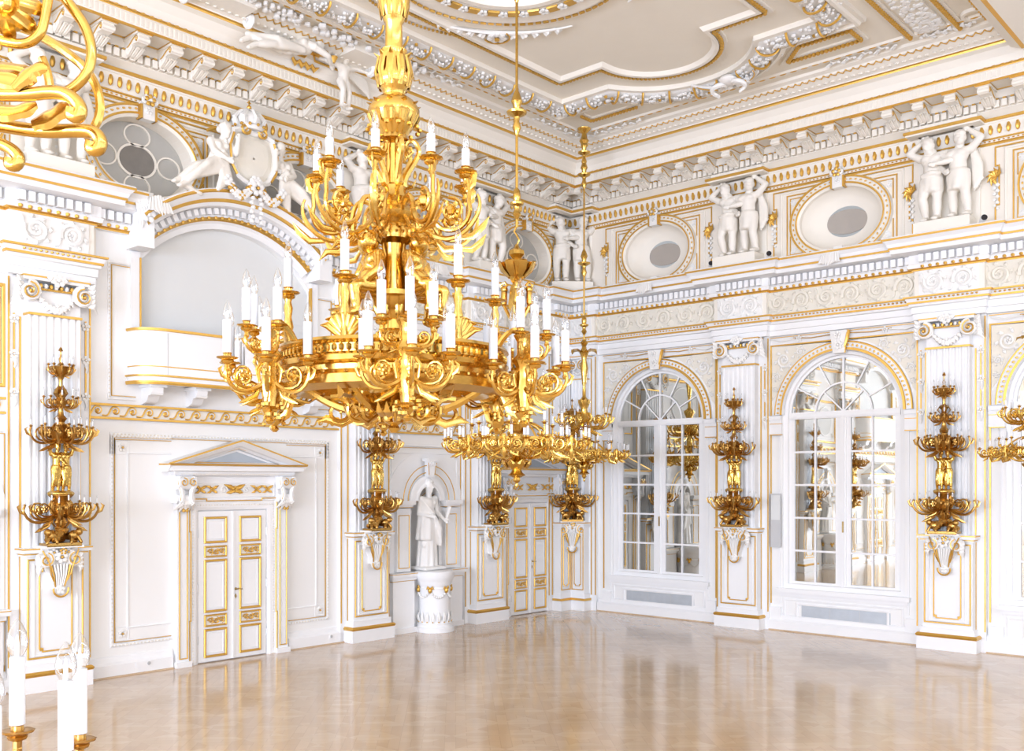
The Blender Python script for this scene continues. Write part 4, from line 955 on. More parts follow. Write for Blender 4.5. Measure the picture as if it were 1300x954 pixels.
# niche
def niche_parts(root):
    m = W(WHITE); d = .46; R = .56; N = 14; zs = 3.0
    vs = []
    ZS = [.46, zs]
    prof = [(R*cos(pi*j/N), -d*sin(pi*j/N)) for j in range(N+1)]
    m.add([(a, z, b) for z in ZS for a, b in prof], [(j, j+1, N+1+j+1, N+1+j) for j in range(N)])
    m.use(PLAS)
    for i in range(8):     # ribbed shell half dome
        p0, p1 = pi/2*i/8, pi/2*(i+1)/8; v = []
        for p in (p0, p1):
            for j in range(43):
                th = pi*j/42; f = 1-.06*abs(sin(th*7))*sin(p) if 1 else 1
                v.append((R*f*cos(th)*1.0, 0, 0) if 0 else (R*cos(p)*cos(th) if 0 else R*f*cos(th), zs+R*f*sin(th)*cos(p), -d*sin(p)*sin(th)*f))
        m.add(v, [(j, j+1, 43+j+1, 43+j) for j in range(42)])
    m.use(GILT)
    for k in range(1, 7): th = pi*k/7; m.tube([(R*.97*cos(th)*t, zs+R*.97*sin(th)*t*cos(.9*(1-t)), -d*.96*(1-t*.98)) for t in (.15, .4, .7, 1)], .011, 4)
    m.use(WHITE); hole = [(-R, .46)]+arc(0, zs, R, 180, 0, 20)+[(R, .46)]
    m.prism([(-1.22, .46)]+arc(0, zs, 1.22, 180, 0, 28)+[(1.22, .46)]+hole[::-1], -.02, .02)
    m.build('shell_recess', root)
    m = W(WHITE)
    m.sweep(arc(0, zs+.06, .58, 180, 0, 30), [(0, 0), (0, .12), (-.06, .14), (-.16, .14), (-.2, .17), (-.24, .17), (-.24, 0)], side=-1)
    mould(m, arc(0, zs+.06, .66, 180, 0, 30), .02, .015, closed=False, c0=.14, m=GILT); mould(m, arc(0, zs+.06, .83, 180, 0, 30), .02, .015, closed=False, c0=.165, m=GILT)
    m.use(WHITE); m.box(-.10, .10, zs+.62, zs+1.0, .1, .24); m.box(-.17, .17, zs+.98, zs+1.05, .1, .28)
    for s in (-1, 1): m.use(WHITE); m.tube([(s*.07+s*x, zs+.92+y, .26) for x, y in spiral2(0, 0, .06, 1.2, 90, 1, 12)], .025, 5); m.use(GILT); m.tube([(s*.09, zs+.66, .245), (s*.13, zs+.95, .27)], .008, 4)
    m.build('archivolt', root)
    m = W(WHITE)
    for s in (-1, 1):
        a, b = sorted((s*.56, s*.98)); m.use(WHITE); m.box(a, b, 1.42, 2.88, 0, .12); m.box(a-.04, b+.04, 2.90, 2.96, 0, .16); m.box(a-.08, b+.08, 2.96, 3.06, 0, .22); m.box(a-.02, b+.02, 2.78, 2.81, 0, .14)
        mould(m, rect(a+.05, b-.05, 1.5, 2.72), .018, .015, c0=.12, m=GILT); m.use(GILT); m.box(a-.05, b+.05, 2.9, 2.912, 0, .165)
        m.use(WHITE); a, b = sorted((s*.46, s*1.12)); m.box(a, b, .0, 1.22, 0, .14); m.box(a-.03, b+.03, 0, .12, 0, .18); m.box(a-.04, b+.04, 1.22, 1.3, 0, .18); m.box(a-.08, b+.08, 1.3, 1.40, 0, .25); m.use(GILT); m.box(a-.085, b+.085, 1.37, 1.385, 0, .258); m.box(a-.02, b+.02, 1.2, 1.212, 0, .15)
    m.use(WHITE); m.box(-.6, .6, 0, 1.38, -.05, .04)
    m.build('side_pier', root)
nc = empty('niche', label='arched wall niche with shell half dome holding the white statue', cat='niche'); niche_parts(nc); sidewall(nc, 1, NICHES[0])
for u in NICHESB[:1]:
    sidewall(dup(nc, label='arched wall niche seen only in the mirrors'), 1, u); q = dup(st, label='draped statue seen only in the mirrors'); q.location.y = u; q = dup(pd, label='drum pedestal seen only in the mirrors'); q.location.y = u

# ------------------------------------------------------------------ wall candelabra
def scroll3(mb, L, H, r=.02, z0=0., flower=True, leafm=True, k=1.):
    """one scrolling branch in the local x-z plane, from (0,0,z0) to a cup at (L, 0, z0+H)"""
    P = bez((0, z0), (L*.25, z0-.24*L-.1*H), (L*.8, z0-.55*L), (L*1.02, z0-.05*L), 9)+bez((L*1.02, z0-.05*L), (L*1.08, z0+.3*H), (L, z0+.5*H), (L, z0+H), 5)[1:]
    mb.tube([(a, 0, b) for a, b in P], [r*1.3, r*.8], 6)
    c = (L*.62, z0+.02*L); sp = spiral2(c[0], c[1], L*.26, 1.5, 270, 1, 18, .15)
    mb.tube([(a, 0, b) for a, b in [P[3]]+sp], [r*.85, r*.45], 6)
    if flower: mb.ball((c[0], 0, c[1]), (L*.08, L*.09, L*.08), 6, 4); [mb.ball((c[0]+L*.09*cos(i*1.256), 0, c[1]+L*.09*sin(i*1.256)), (L*.05, L*.05, L*.05), 5, 3) for i in range(5)]
    if leafm:
        mb.leaf([(L*.2, 0, z0-.12*L), (L*.35, 0, z0-.42*L), (L*.60, 0, z0-.54*L), (L*.74, 0, z0-.60*L)], L*.055, (0, 1, 0), 3); mb.leaf([(L*.25, 0, z0-.1*L), (L*.3, 0, z0+.16*L), (L*.2, 0, z0+.3*L), (L*.05, 0, z0+.33*L)], L*.055, (0, 1, 0), 3)
        mb.leaf([(L*.98, 0, z0-.1*L), (L*1.12, 0, z0-.02*L), (L*1.18, 0, z0+.12*L), (L*1.1, 0, z0+.2*L)], L*.045, (0, 1, 0), 3)
def cup(mb, c, r, n=10): mb.lathe([(r*.16, -r*1.6), (r*.34, -r*1.3), (r*.2, -r*1.0), (r*.3, -r*.75), (r*.62, -r*.6), (r*.72, -r*.38), (r*.6, -.25*r), (r*1.05, -.12*r), (r*1.2, .02*r), (r*1.1, .08*r), (r*.45, 0), (r*.42, r*.42), (r*.52, r*.5), (r*.5, r*.56), (r*.3, r*.56)], n*2 if n > 8 else n, c, lobes=n-2 if n > 8 else 0, amp=.07)
def candle_mesh(r, h, bh):
    m = MB(CAND); m.lathe([(r, 0), (r, h), (r*.75, h+.002)], 10)
    b = MB(BULB); b.lathe([(r*.55, h), (r*.95, h+bh*.25), (r*.9, h+bh*.5), (r*.5, h+bh*.8), (r*.12, h+bh)], 10); b.use(BULBC); b.lathe([(r*.25, h), (r*.16, h+bh*.45)], 6)
    return m.mesh('candle'), b.mesh('bulb')
def small_candle(r, h, bh):
    m = MB(CAND, BULB); m.lathe([(r, 0), (r, h), (r*.6, h+.002)], 8); m.use(BULB); m.lathe([(r*.5, h), (r*.9, h+bh*.3), (r*.75, h+bh*.6), (r*.1, h+bh)], 8); return m.mesh('candle')
SC = small_candle(.013, .085, .06)
def gold_pair():
    g = MB(OLDG); s = .46
    human(g, J_(pel=(-.17, 0, .95), che=(-.15, 0, 1.3), nec=(-.14, -.01, 1.5), hea=(-.12, -.03, 1.6), hiL=(-.26, 0, .9), hiR=(-.08, 0, .9), knL=(-.28, -.08, .5), knR=(-.08, -.02, .49), anL=(-.3, .02, .09), anR=(-.1, 0, .09), shL=(-.35, 0, 1.42), shR=(.03, 0, 1.42), elL=(-.42, -.05, 1.6), haL=(-.26, -.05, 1.78), elR=(.05, -.1, 1.15), haR=(.0, -.2, .95)), s, 'bun', (.3, -1, 0), True)
    human(g, J_(pel=(.19, .02, .95), che=(.17, 0, 1.3), nec=(.17, -.01, 1.5), hea=(.17, -.03, 1.6), hiL=(.10, 0, .9), hiR=(.28, 0, .9), knL=(.1, -.08, .5), knR=(.3, -.02, .49), anL=(.08, .02, .09), anR=(.3, 0, .09), shL=(-.02, 0, 1.42), shR=(.37, 0, 1.42), elR=(.44, -.05, 1.6), haR=(.3, -.05, 1.78), elL=(.0, -.1, 1.2), haL=(.05, -.22, 1.1)), s, 'bun', (-.3, -1, 0), True)
    skirt(g, (-.17*s, 0, .98*s, .16*s, .13*s), (-.14*s, .03, .12, .13*s, .12*s), 6, .16); skirt(g, (.19*s, .0, .98*s, .16*s, .13*s), (.16*s, .03, .12, .13*s, .12*s), 6, .16, ph=2)
    g.lathe([(.2, -.03), (.21, .0), (.17, .03)], 12)
    return g
def candelabrum(root):
    w = -.30   # axis distance from wall plane (local y)
    m = MB(OLDG); c = (0, w, 0)
    m.box(-.29, .29, w-.15, w+.15, 2.42, 2.48)
    r = random.Random(11)
    for k in range(34):
        a = r.uniform(0, 2*pi); q = r.uniform(.05, .25); m.ball((q*cos(a), w+q*.6*sin(a), 2.5+(.25-q)*1.0+r.uniform(-.03, .05)), (.065, .06, .055), 6, 4)
    for s in (-1, 1):   # crouching lions at the foot
        m.ball((s*.19, w-.06, 2.60), (.10, .08, .09), 8, 6); m.ball((s*.26, w-.11, 2.66), .065, 8, 6); capsule(m, (s*.24, w-.1, 2.58), (s*.28, w-.14, 2.49), .03, .03); capsule(m, (s*.14, w-.1, 2.56), (s*.12, w-.14, 2.49), .035, .03)
    m.build('lion_base', root)
    m = MB(OLDG)
    m.lathe([(.10, 2.70), (.07, 2.76), (.06, 2.86), (.11, 2.92), (.17, 3.0), (.20, 3.08), (.17, 3.12), (.12, 3.16), (.14, 3.22), (.20, 3.27), (.19, 3.30), (.05, 3.31)], 16, c, 8, .06)
    for k in range(8): a = k*pi/4; m.leaf([(.08*cos(a), w+.08*sin(a), 2.72), (.16*cos(a), w+.16*sin(a), 2.82), (.12*cos(a), w+.12*sin(a), 2.93)], .05, (cos(a), sin(a), 0), 2)
    m.ball((0, w-.2, 3.07), .06, 8, 6); m.build('urn', root)
    m = MB(OLDG)
    m.lathe([(.1, 4.14), (.16, 4.2), (.22, 4.3), (.24, 4.33), (.12, 4.36), (.08, 4.42), (.06, 4.5), (.10, 4.56), (.05, 4.62), (.035, 4.72), (.09, 4.8), (.12, 4.85), (.05, 4.9), (.045, 4.98), (.10, 5.04), (.03, 5.1), (.03, 5.2), (.06, 5.26), (.16, 5.36), (.19, 5.42), (.06, 5.45), (.02, 5.5), (.03, 5.56), (.012, 5.6), (.012, 5.7), (.03, 5.72), (.004, 5.76)], 14, c, 7, .07)
    for k in range(4): a = k*pi/2+.4; m.leaf([(.05*cos(a), w+.05*sin(a), 4.88), (.13*cos(a), w+.13*sin(a), 4.98), (.05*cos(a), w+.05*sin(a), 5.12)], .045, (cos(a), sin(a), 0), 2)
    m.tube([(-.035, w, 5.7), (.035, w, 5.7)], .01, 5)
    m.build('stem', root)
    remesh(gp, 'gilt_female_figures', root, .011, 2, GOLD, (0, w, 3.31), infl=.008)
    def tier(name, cz_, n, L, H, a0, a1, rr, bot):
        for i in range(n):
            a = radians(a0+(a1-a0)*i/(max(1, n-1)))
            key = (name, L)
            if key not in BR:
                b = MB(OLDG); scroll3(b, L, H, rr); cup(b, (L, 0, H), .032, 8); BR[key] = b.mesh('branch')
            o = link('branch', BR[key], root, (0, w, cz_), a); o.scale = (1, 1, bot)
            link('candle', SC, o, (L, 0, H+.012))
    BR = {}
    tier('t1', 5.36, 6, .20, .10, -180, 0, .012, 1)
    tier('t2', 4.82, 6, .27, .10, -185, 5, .014, 1)
    tier('t3', 4.30, 7, .50, .12, -176, -4, .020, 1); tier('t3b', 4.34, 5, .32, .12, -160, -20, .016, 1)
    tier('b1', 3.02, 2, .60, .10, -176, -4, .024, 1); tier('b2', 3.04, 4, .47, .10, -170, -10, .020, 1); tier('b3', 3.06, 3, .30, .12, -140, -40, .018, 1)
gp = gold_pair()
GC = 'gilt wall candelabra on the pilasters'
wc = empty('figural_candelabrum'); candelabrum(wc); tag(wc, 'golden figural candelabrum on the leftmost pilaster', 'candelabrum', GC); sidewall(wc, 1, PL[0], .20)
sidewall(dup(wc, label='golden figural candelabrum on the pilaster just below the big chandelier'), 1, PL[1], .20)
sidewall(dup(wc, label='golden figural candelabrum left of the small corner door, behind chandeliers'), 1, PL[2], .20)
sidewall(dup(wc, label='golden figural candelabrum on the pilaster between the first two mirrors'), 0, PR[0], .20)
sidewall(dup(wc, label='golden figural candelabrum right of the middle mirror, rightmost in the photo'), 0, PR[1], .20)
for u in PLB[:3]: sidewall(dup(wc, label='golden candelabrum seen only in the arched mirrors'), 1, u, .20)
c5 = dup(wc, label='golden figural candelabrum in the room corner between door and mirror'); c5.location = (.30, -.30, 0); c5.rotation_euler = (0, 0, radians(45))
# carved consoles carrying them
def console(root):
    m = W(MARB)
    m.box(-.33, .33, 2.40, 2.44, .0, .34)
    m.use(MARB); m.prism([(-.30, 2.40), (.30, 2.40), (.30, 2.3), (.22, 2.22), (.2, 2.05), (.11, 1.86), (.1, 1.7), (-.1, 1.7), (-.11, 1.86), (-.2, 2.05), (-.22, 2.22), (-.30, 2.3)], .0, .16)
    for k in range(-3, 4): m.use(GILT if k in (-3, 3) else MARB); m.tube([(k*.055, 2.12, .19), (k*.04, 1.95, .21), (k*.025, 1.74, .16)], [.022, .013], 5)
    for s in (-1, 1):
        m.use(MARB); m.tube([(s*.24+s*x, 2.2+y, .18) for x, y in spiral2(0, 0, .13, 1.5, 100, 1, 16)], [.05, .025], 6)
        m.use(GILT); m.tube([(s*.24+s*x, 2.2+y, .225) for x, y in spiral2(0, 0, .12, 1.4, 100, 1, 14)], .013, 4); m.tube([(s*.3, 2.36, .2), (s*.2, 2.14, .24), (s*.16, 1.95, .2), (s*.11, 1.84, .18)], .014, 5)
        for k in range(4): m.use(MARB); m.leaf([(s*.28, 2.3-.05*k, .16), (s*.36, 2.26-.07*k, .2), (s*(.4-.02*k), 2.2-.09*k, .14)], .05, (s*.3, 0, 1), 2)
        rosette(m, s*.12, 2.32, .2, .08, MARB, GILT)
    rosette(m, 0, 2.24, .22, .11, MARB, GILT, 6); rosette(m, .02, 2.34, .24, .07, GILT, MARB)
    m.use(GILT); m.tube([(x, y, .2) for x, y in arc(0, 1.7, .125, 170, 370, 12)], .018, 5); m.use(MARB); rosette(m, 0, 1.69, .17, .09, MARB, MARB); m.ball((0, 1.69, .12), (.11, .11, .08), 8, 5)
    m.build('carved_bracket', root)
wb = empty('carved_console', label='white and gilt carved console under the leftmost golden candelabrum', cat='bracket', group='carved consoles under the candelabra'); console(wb); sidewall(wb, 1, PL[0], .31)
sidewall(dup(wb, label='white and gilt carved console on the pilaster below the big chandelier'), 1, PL[1], .31)
sidewall(dup(wb, label='white and gilt carved console between the statue niche and the corner door'), 1, PL[2], .31)
sidewall(dup(wb, label='white and gilt carved console between the first two arched mirrors'), 0, PR[0], .31)
sidewall(dup(wb, label='white and gilt carved console right of the middle mirror'), 0, PR[1], .31)
c6 = dup(wb, label='white and gilt carved console in the room corner'); c6.location = (.37, -.37, 0); c6.rotation_euler = (0, 0, radians(45))
# ------------------------------------------------------------------ wave band, wall panels, small fittings of the left wall
def waveband(u0, u1):
    m = W(GILT); m.box(u0, u1, 4.62, 4.66, 0, .06); m.box(u0, u1, 4.86, 4.90, 0, .06); m.use(PLAS); m.box(u0, u1, 4.66, 4.86, 0, .012)
    n = round((u1-u0)/.33); d = (u1-u0)/n
    for i in range(n):
        c = u0+d*(i+.5); sp = spiral2(c, 4.77, .085, 1.35, 150, -1, 16, .15)
        m.use(GILT); m.tube([(a, b, .02) for a, b in bez((c-d*.75, 4.69), (c-d*.35, 4.67), (c-.14, 4.70), sp[0], 5)[:-1]+sp], .017, 5)
        m.use(WHITE); sp = spiral2(c+.01, 4.765, .06, 1.0, 150, -1, 12, .2); m.tube([(a, b, .016) for a, b in sp], .014, 5)
        m.use(GILT); m.ball((c, 4.765, .02), (.03, .03, .02), 6, 4)
    return trim(m, LW)
for a, b in ((-15.6, -15.0), (-13.6, -8.1), (-6.7, -4.25), (-17.45, -15.8), (-24.3, -18.9)): waveband(a, b)
def panel(u0, u1, z0, z1, gold=False, ros=True, rz=LW, bd=True):
    m = W(PLAS); mould(m, rect(u0, u1, z0, z1), .07, .03, m=GILT if gold else WHITE)
    if bd: beads(m, rect(u0, u1, z0, z1), .07, .018, .03, closed=True, m=GILT if gold else CREAML)
    k = .16; m.use(WHITE); mould(m, notched(u0+k, u1-k, z0+k, z1-k, .22) if ros else rect(u0+k, u1-k, z0+k, z1-k), .025, .02)
    m.use(GILT); mould(m, rect(u0+.055, u1-.055, z0+.055, z1-.055), .014, .012)
    if ros:
        for u in (u0+k+.11, u1-k-.11):
            for z in (z0+k+.11, z1-k-.11): rosette(m, u, z, .0, .085, MARB, GILT)
    return trim(m, rz)
def halfpanel(ua, ub, z0, z1, s):   # three sided frame beside a door
    m = W(WHITE); P = [(ub, z0), (ua, z0), (ua, z1), (ub, z1)]
    for k, mm, w in ((0, WHITE, .06), (.055, GILT, .014), (.3, WHITE, .03)):
        q = [(ub, z0+k), (ua+s*k, z0+k), (ua+s*k, z1-k), (ub, z1-k)]; mould(m, q, w, .025, closed=False, m=mm, side=s)
    beads(m, P, .07, .018, .03, m=CREAML)
    for z in (z0+.2, z1-.2): m.use(WHITE); mould(m, rect(ua+s*.2-.12, ua+s*.2+.12, z-.12, z+.12), .015, .012); rosette(m, ua+s*.2, z, .0, .09, MARB, GILT)
    return trim(m, LW)
for c in (DOORS[0], DOORSB[0]):
    halfpanel(c-2.45, c-1.3, .55, 4.32, 1); halfpanel(c+2.35, c+1.3, .55, 4.32, -1)
    m = W(WHITE)
    for k, mm, w in ((0, WHITE, .06), (.055, GILT, .014)): mould(m, [(c-2.45+k, 4.0), (c-2.45+k, 4.36-k), (c+2.35-k, 4.36-k), (c+2.35-k, 4.0)], w, .025, closed=False, m=mm)
    beads(m, [(c-2.45, 4.36), (c+2.35, 4.36)], .07, .018, .03, m=CREAML); trim(m, LW)
    m = W(WHITE)
    for k, mm, w in ((0, WHITE, .05), (.05, GILT, .014)):
        for s in (-1, 1): mould(m, [(c+s*2.0, 7.45-k), (c+s*(2.5-k), 7.45-k), (c+s*(2.5-k), 5.0+k), (c+s*2.0, 5.0+k)], w, .025, closed=False, m=mm, side=-s)
    for s in (-1, 1): beads(m, [(c+s*2.5, 7.45), (c+s*2.5, 5.0)], .07, .018, .03, m=CREAML)
    trim(m, LW)
for c in (NICHES[0], NICHESB[0]):
    panel(c-1.18, c+1.18, 5.1, 6.75, True, bd=False)
    m = W(GREYP); m.prism(arc(c-.1, 5.95, .62, 0, 360, 36, .55)[:-1], .01, .03); mould(m, arc(c-.1, 5.95, .64, 0, 360, 40, .57)[:-1], .05, .04, m=WHITE); trim(m, LW)
    m = W(WHITE)
    for k, mm, w in ((0, WHITE, .05), (.05, GILT, .012), (.18, WHITE, .02)):
        mould(m, [(c-1.24+k, .2), (c-1.24+k, 4.35-k), (c+1.24-k, 4.35-k), (c+1.24-k, .2)], w, .025, closed=False, m=mm)
    for s in (-1, 1): rosette(m, c+s*1.0, 4.1, .0, .07, MARB, GILT)
    trim(m, LW)
m = W(WHITE); mould(m, rect(-2.75, -.75, 4.95, 6.7), .04, .03, m=GILT); mould(m, rect(-2.6, -.9, 5.1, 6.55), .03, .02, m=WHITE); m.use(GREYP); m.prism([(-2.35, 5.3), (-1.15, 5.3)]+arc(-1.75, 5.75, .6, 0, 180, 20), .01, .02); trim(m, LW)
def base(path, name):
    m = MB(WHITE); m.sweep(path, [(0, 0), (.10, 0, WHITE), (.10, .22, WHITE), (.05, .26, WHITE), (.04, .34, WHITE), (.02, .36, WHITE), (0, .37, WHITE)]); m.use(PARQ); m.sweep(path, [(.1, 0), (.125, 0), (.12, .02), (.1, .025)]); return tag(m.build(name), kind='structure')
base([(0, DOORS[0]+1.3), (0, -8.0)], 'baseboard_left'); base([(0, -13.6), (0, DOORS[0]-1.3)], 'baseboard_left'); base([(0, YE), (0, -15)], 'baseboard_left')
base([(1.05, 0), (PR[0]-.7, 0)], 'baseboard_right'); base([(PR[0]+.7, 0), (PR[1]-.7, 0)], 'baseboard_right'); base([(PR[1]+.7, 0), (XE, 0)], 'baseboard_right')
# impost bands on the wall between pilaster and mirror
def socket(lab, u, n):
    s = empty('power_socket', label=lab, cat='socket'); m = W(WHITE); m.box(-.05*n, .05*n, -.045, .045, 0, .012); m.build('cover_plate', s)
    m = W(STEEL); m.lathe([(.034, .012), (.03, .02), (.001, .021)], 14, (.05*(n-1), 0, 0)); m.build('outlet', s); sidewall(s, 1, u, .10); s.location.z = .17; return s
socket('white socket row with round grey outlet on the skirting left of the first door', -12.62, 3); socket('single round grey outlet on the skirting right of the first door', -8.35, 1)
nb = empty('notice_board', label='narrow grey sheet fixed on the wall between candelabrum and middle mirror', cat='board'); m = W(STEEL); m.box(-.13, .13, 1.95, 3.22, .0, .03); m.use(GREYP); m.box(-.11, .11, 2.6, 3.18, .03, .034); m.build('sheet', nb); sidewall(nb, 0, 6.28, .05)
def spot(lab, left, u):
    s = empty('spotlight', label=lab, cat='spotlight', group='small spotlights on the cornice'); m = MB(WHITE); m.tube([(0, 0, .12), (0, -.17, .15)], .065, 10); m.tube([(0, -.05, 0), (0, -.05, .1)], .012, 6); m.build('housing', s)
    m = MB(BLACK); m.tube([(0, -.17, .15), (0, -.185, .1525)], .06, 12); m.build('lens', s); sidewall(s, left, u, .36); s.location.z = 8.66; s.rotation_euler.z += .5
spot('small black-lensed spotlight on the cornice right of the first atlas pair', 0, 6.25); spot('small black-lensed spotlight left of the first atlas pair', 0, 4.72)
spot('small black-lensed spotlight on the cornice right of the second atlas pair', 0, 10.95); spot('small black-lensed spotlight at far left on the cornice edge', 1, -15.05)

# ------------------------------------------------------------------ balcony in the arched opening
bc = empty('balcony', label='plain white balcony box with gold lines set in the arched opening of the left wall', cat='balcony')
def balc(bc):
    P = [(-2.12, 0), (-2.12, .10)]+[(-2.12+.45-.45*cos(radians(a)), .10+.42*sin(radians(a))) for a in (20, 40, 60, 80)]+[(-1.6, .52), (1.6, .52)]+[(2.12-.45+.45*cos(radians(a)), .10+.42*sin(radians(a))) for a in (80, 60, 40, 20)]+[(2.12, .10), (2.12, 0)]
    tf = lambda p: (p[0], p[2], p[1])
    m = W(WHITE); m.sweep(P, [(-.05, 5.44), (0, 5.44), (0, 6.2), (-.05, 6.2)], side=-1, tf=tf); m.build('front_panel', bc)
    m = W(WHITE); m.sweep(P, [(-.06, 6.2), (.01, 6.2, WHITE), (.01, 6.23, WHITE), (.04, 6.24, GILT), (.04, 6.28, GILT), (.01, 6.29, WHITE), (-.06, 6.29, WHITE)], side=-1, tf=tf); m.build('top_rail', bc)
    m = W(WHITE); m.add([(a, 5.30, b) for a, b in P]+[(a, 5.42, b) for a, b in P], [tuple(range(len(P))), tuple(range(2*len(P)-1, len(P)-1, -1))])
    m.sweep(P, [(0, 5.26), (.04, 5.26, WHITE), (.05, 5.30, GILT), (.05, 5.325, GILT), (.02, 5.34, WHITE), (.03, 5.40, WHITE), (.06, 5.41, GILT), (.06, 5.435, GILT), (.004, 5.45, WHITE), (.004, 5.58, WHITE), (.012, 5.585, GILT), (.012, 5.60, GILT), (0, 5.605, WHITE)], side=-1, tf=tf); m.build('base_moulding', bc)
    m = W(STEEL); m.box(-1.63, -1.62, 5.45, 6.2, .52, .526); m.build('panel_joint', bc)
    for u in (-1.75, -.85, 1.0, 1.85):
        m = W(WHITE); m.box(u-.16, u+.16, 5.22, 5.28, 0, .44); s = [(0, 5.24), (.40, 5.24), (.38, 5.12), (.26, 5.08), (.2, 4.98), (.08, 4.93), (0, 4.92)]
        m.add([(u+x, b, a) for x in (-.11, .11) for a, b in s], [tuple(range(7)), tuple(range(13, 6, -1))]+[(i, (i+1) % 7, 7+(i+1) % 7, 7+i) for i in range(7)])
        m.tube([(u-.12, 5.13, .32), (u+.12, 5.13, .32)], .06, 8); m.build('bracket', bc)
balc(bc); sidewall(bc, 1, ARCH_C[0])
sidewall(dup(bc, label='white balcony box seen only in the arched mirrors'), 1, ARCHB[0])

# ------------------------------------------------------------------ crowned cartouche with reclining women on the arch
ct = empty('cartouche', label='crowned blank shield cartouche at the crown of the big arch between reclining women', cat='cartouche')
sh = [(-.40, 10.22), (-.2, 10.28), (0, 10.24), (.2, 10.28), (.40, 10.22), (.46, 9.98), (.44, 9.68), (.3, 9.44), (0, 9.30), (-.3, 9.44), (-.44, 9.68), (-.46, 9.98)]
m = W(CREAML); m.prism(sh, .0, .52); N = 12
for i in range(1, 5):
    k0, k1 = 1-.24*(i-1), 1-.24*i; cc = (0, 9.8)
    m.add([(x*k0, cc[1]+(y-cc[1])*k0, .52+.06*sqrt(1-k0*k0)) for x, y in sh]+[(x*k1, cc[1]+(y-cc[1])*k1, .52+.06*sqrt(1-k1*k1)) for x, y in sh], [(j, (j+1) % N, N+(j+1) % N, N+j) for j in range(N)])
m.build('shield', ct)
m = W(MARB); m.sweep(sh, [(0, .3), (0, .58), (.05, .62), (.1, .58), (.1, .3)], closed=True, side=-1); m.use(GILT)
for s in (-1, 1):
    m.use(GILT); m.tube([(s*x, y, .6) for x, y in spiral2(.2, 10.34, .11, 1.4, 180, 1, 14)], [.035, .02], 5); m.tube([(s*.45, 10.2, .6), (s*.53, 9.95, .6), (s*.5, 9.6, .6), (s*.38, 9.42, .6)], [.03, .03], 5); m.tube([(s*.3, 10.2, .35), (s*.7, 10.28, .3), (s*.85, 10.2, .3)], [.06, .03], 6)
    m.use(MARB)
    for k in range(4): m.leaf([(s*.45, 9.9-.1*k, .5), (s*.62, 9.98-.14*k, .6), (s*.68, 9.85-.14*k, .5)], .07, (0, 0, 1), 3)
m.build('scroll_frame', ct)
m = W(MARB)
m.lathe([(.26, 0), (.30, .06), (.27, .10)], 16, (0, 10.36, .42), axis='y')
for k in range(8): a = k*pi/4; m.tube([(.27*cos(a), 10.44, .42+.2*sin(a)), (.33*cos(a), 10.58, .42+.26*sin(a)), (.18*cos(a), 10.74, .42+.15*sin(a)), (0, 10.78, .42)], [.05, .03], 5)
m.ball((0, 10.58, .42), (.26, .19, .2), 12, 8); m.use(GILT); m.ball((0, 10.84, .42), .05, 8, 5); m.box(-.012, .012, 10.86, 10.98, .41, .43); m.box(-.04, .04, 10.92, 10.94, .41, .43)
for k in range(12): a = k*pi/6; m.ball((.31*cos(a), 10.43, .42+.31*sin(a)), .035, 6, 4)
m.build('crown', ct)
m = W(MARB)
for s in (-1, 1):
    for t in range(13):
        q = t/12; u = s*(.62-.58*q); z = 9.5-.55*sin(pi*(.15+.7*q))+.1*q; m.use(GILT if t % 4 == 2 else MARB)
        for k in range(4): m.ball((u+.05*cos(k*1.6), z+.05*sin(k*1.6), .66), .055, 5, 3)
    for t in range(6): m.use(MARB); m.ball((s*(.08+.03*(t % 2)), 9.0-.09*t, .68), .05, 5, 3)
rosette(m, 0, 9.2, .68, .16, MARB, GILT, 6); m.build('garland', ct)
sidewall(ct, 1, -10.6)
rw = MB(MARB); s = 1.0
human(rw, dict(pel=(-.82, -.45, 9.52-9), che=(-.68, -.47, 9.84-9), nec=(-.62, -.48, 10.04-9), hea=(-.60, -.52, 10.14-9), hiL=(-.9, -.42, .50), hiR=(-.86, -.55, .48), knL=(-1.18, -.5, .42), knR=(-1.15, -.62, .32), anL=(-1.52, -.5, .10), anR=(-1.45, -.58, .02), toeL=(-1, -.2, -.3), toeR=(-1, -.2, -.3),
         shL=(-.86, -.45, .96), shR=(-.5, -.5, .98), elL=(-.88, -.6, .74), elR=(-.42, -.62, .78), haL=(-.66, -.7, .62), haR=(-.40, -.66, 1.02)), 1., 'bun', (.5, -1, -.1), True)
for k in range(9): rw.tube([(-.8+.02*k, -.58, .62-.02*k), (-1.05-.02*k, -.66+.01*k, .45-.03*k), (-1.35-.025*k, -.62+.02*k, .16-.02*k), (-1.5+.05*k, -.56, -.05-.01*k)], [.06, .05, .025], 6)
for k in range(5): rw.tube([(-.75+.03*k, -.56, .6), (-.72+.04*k, -.62, .3), (-.78+.05*k, -.56, .02+.04*k)], [.06, .03], 6)
rw.tube([(-.85, -.4, .95), (-.7, -.62, .75), (-.55, -.6, .6)], .05, 6)
w1 = link('statue', None) if 0 else empty('statue', label='white reclining draped woman on the arch, left of the crowned shield', cat='statue')
f1 = remesh(rw, 'draped_figure', w1, .02, 2, STAT, infl=.02); sidewall(w1, 1, -10.6); w1.location.z = 9.0
w2 = dup(w1, label='white reclining draped woman on the arch, right of the crowned shield'); w2.location = (0, -10.55, 8.93); w2.scale = (-1, 1, 1)

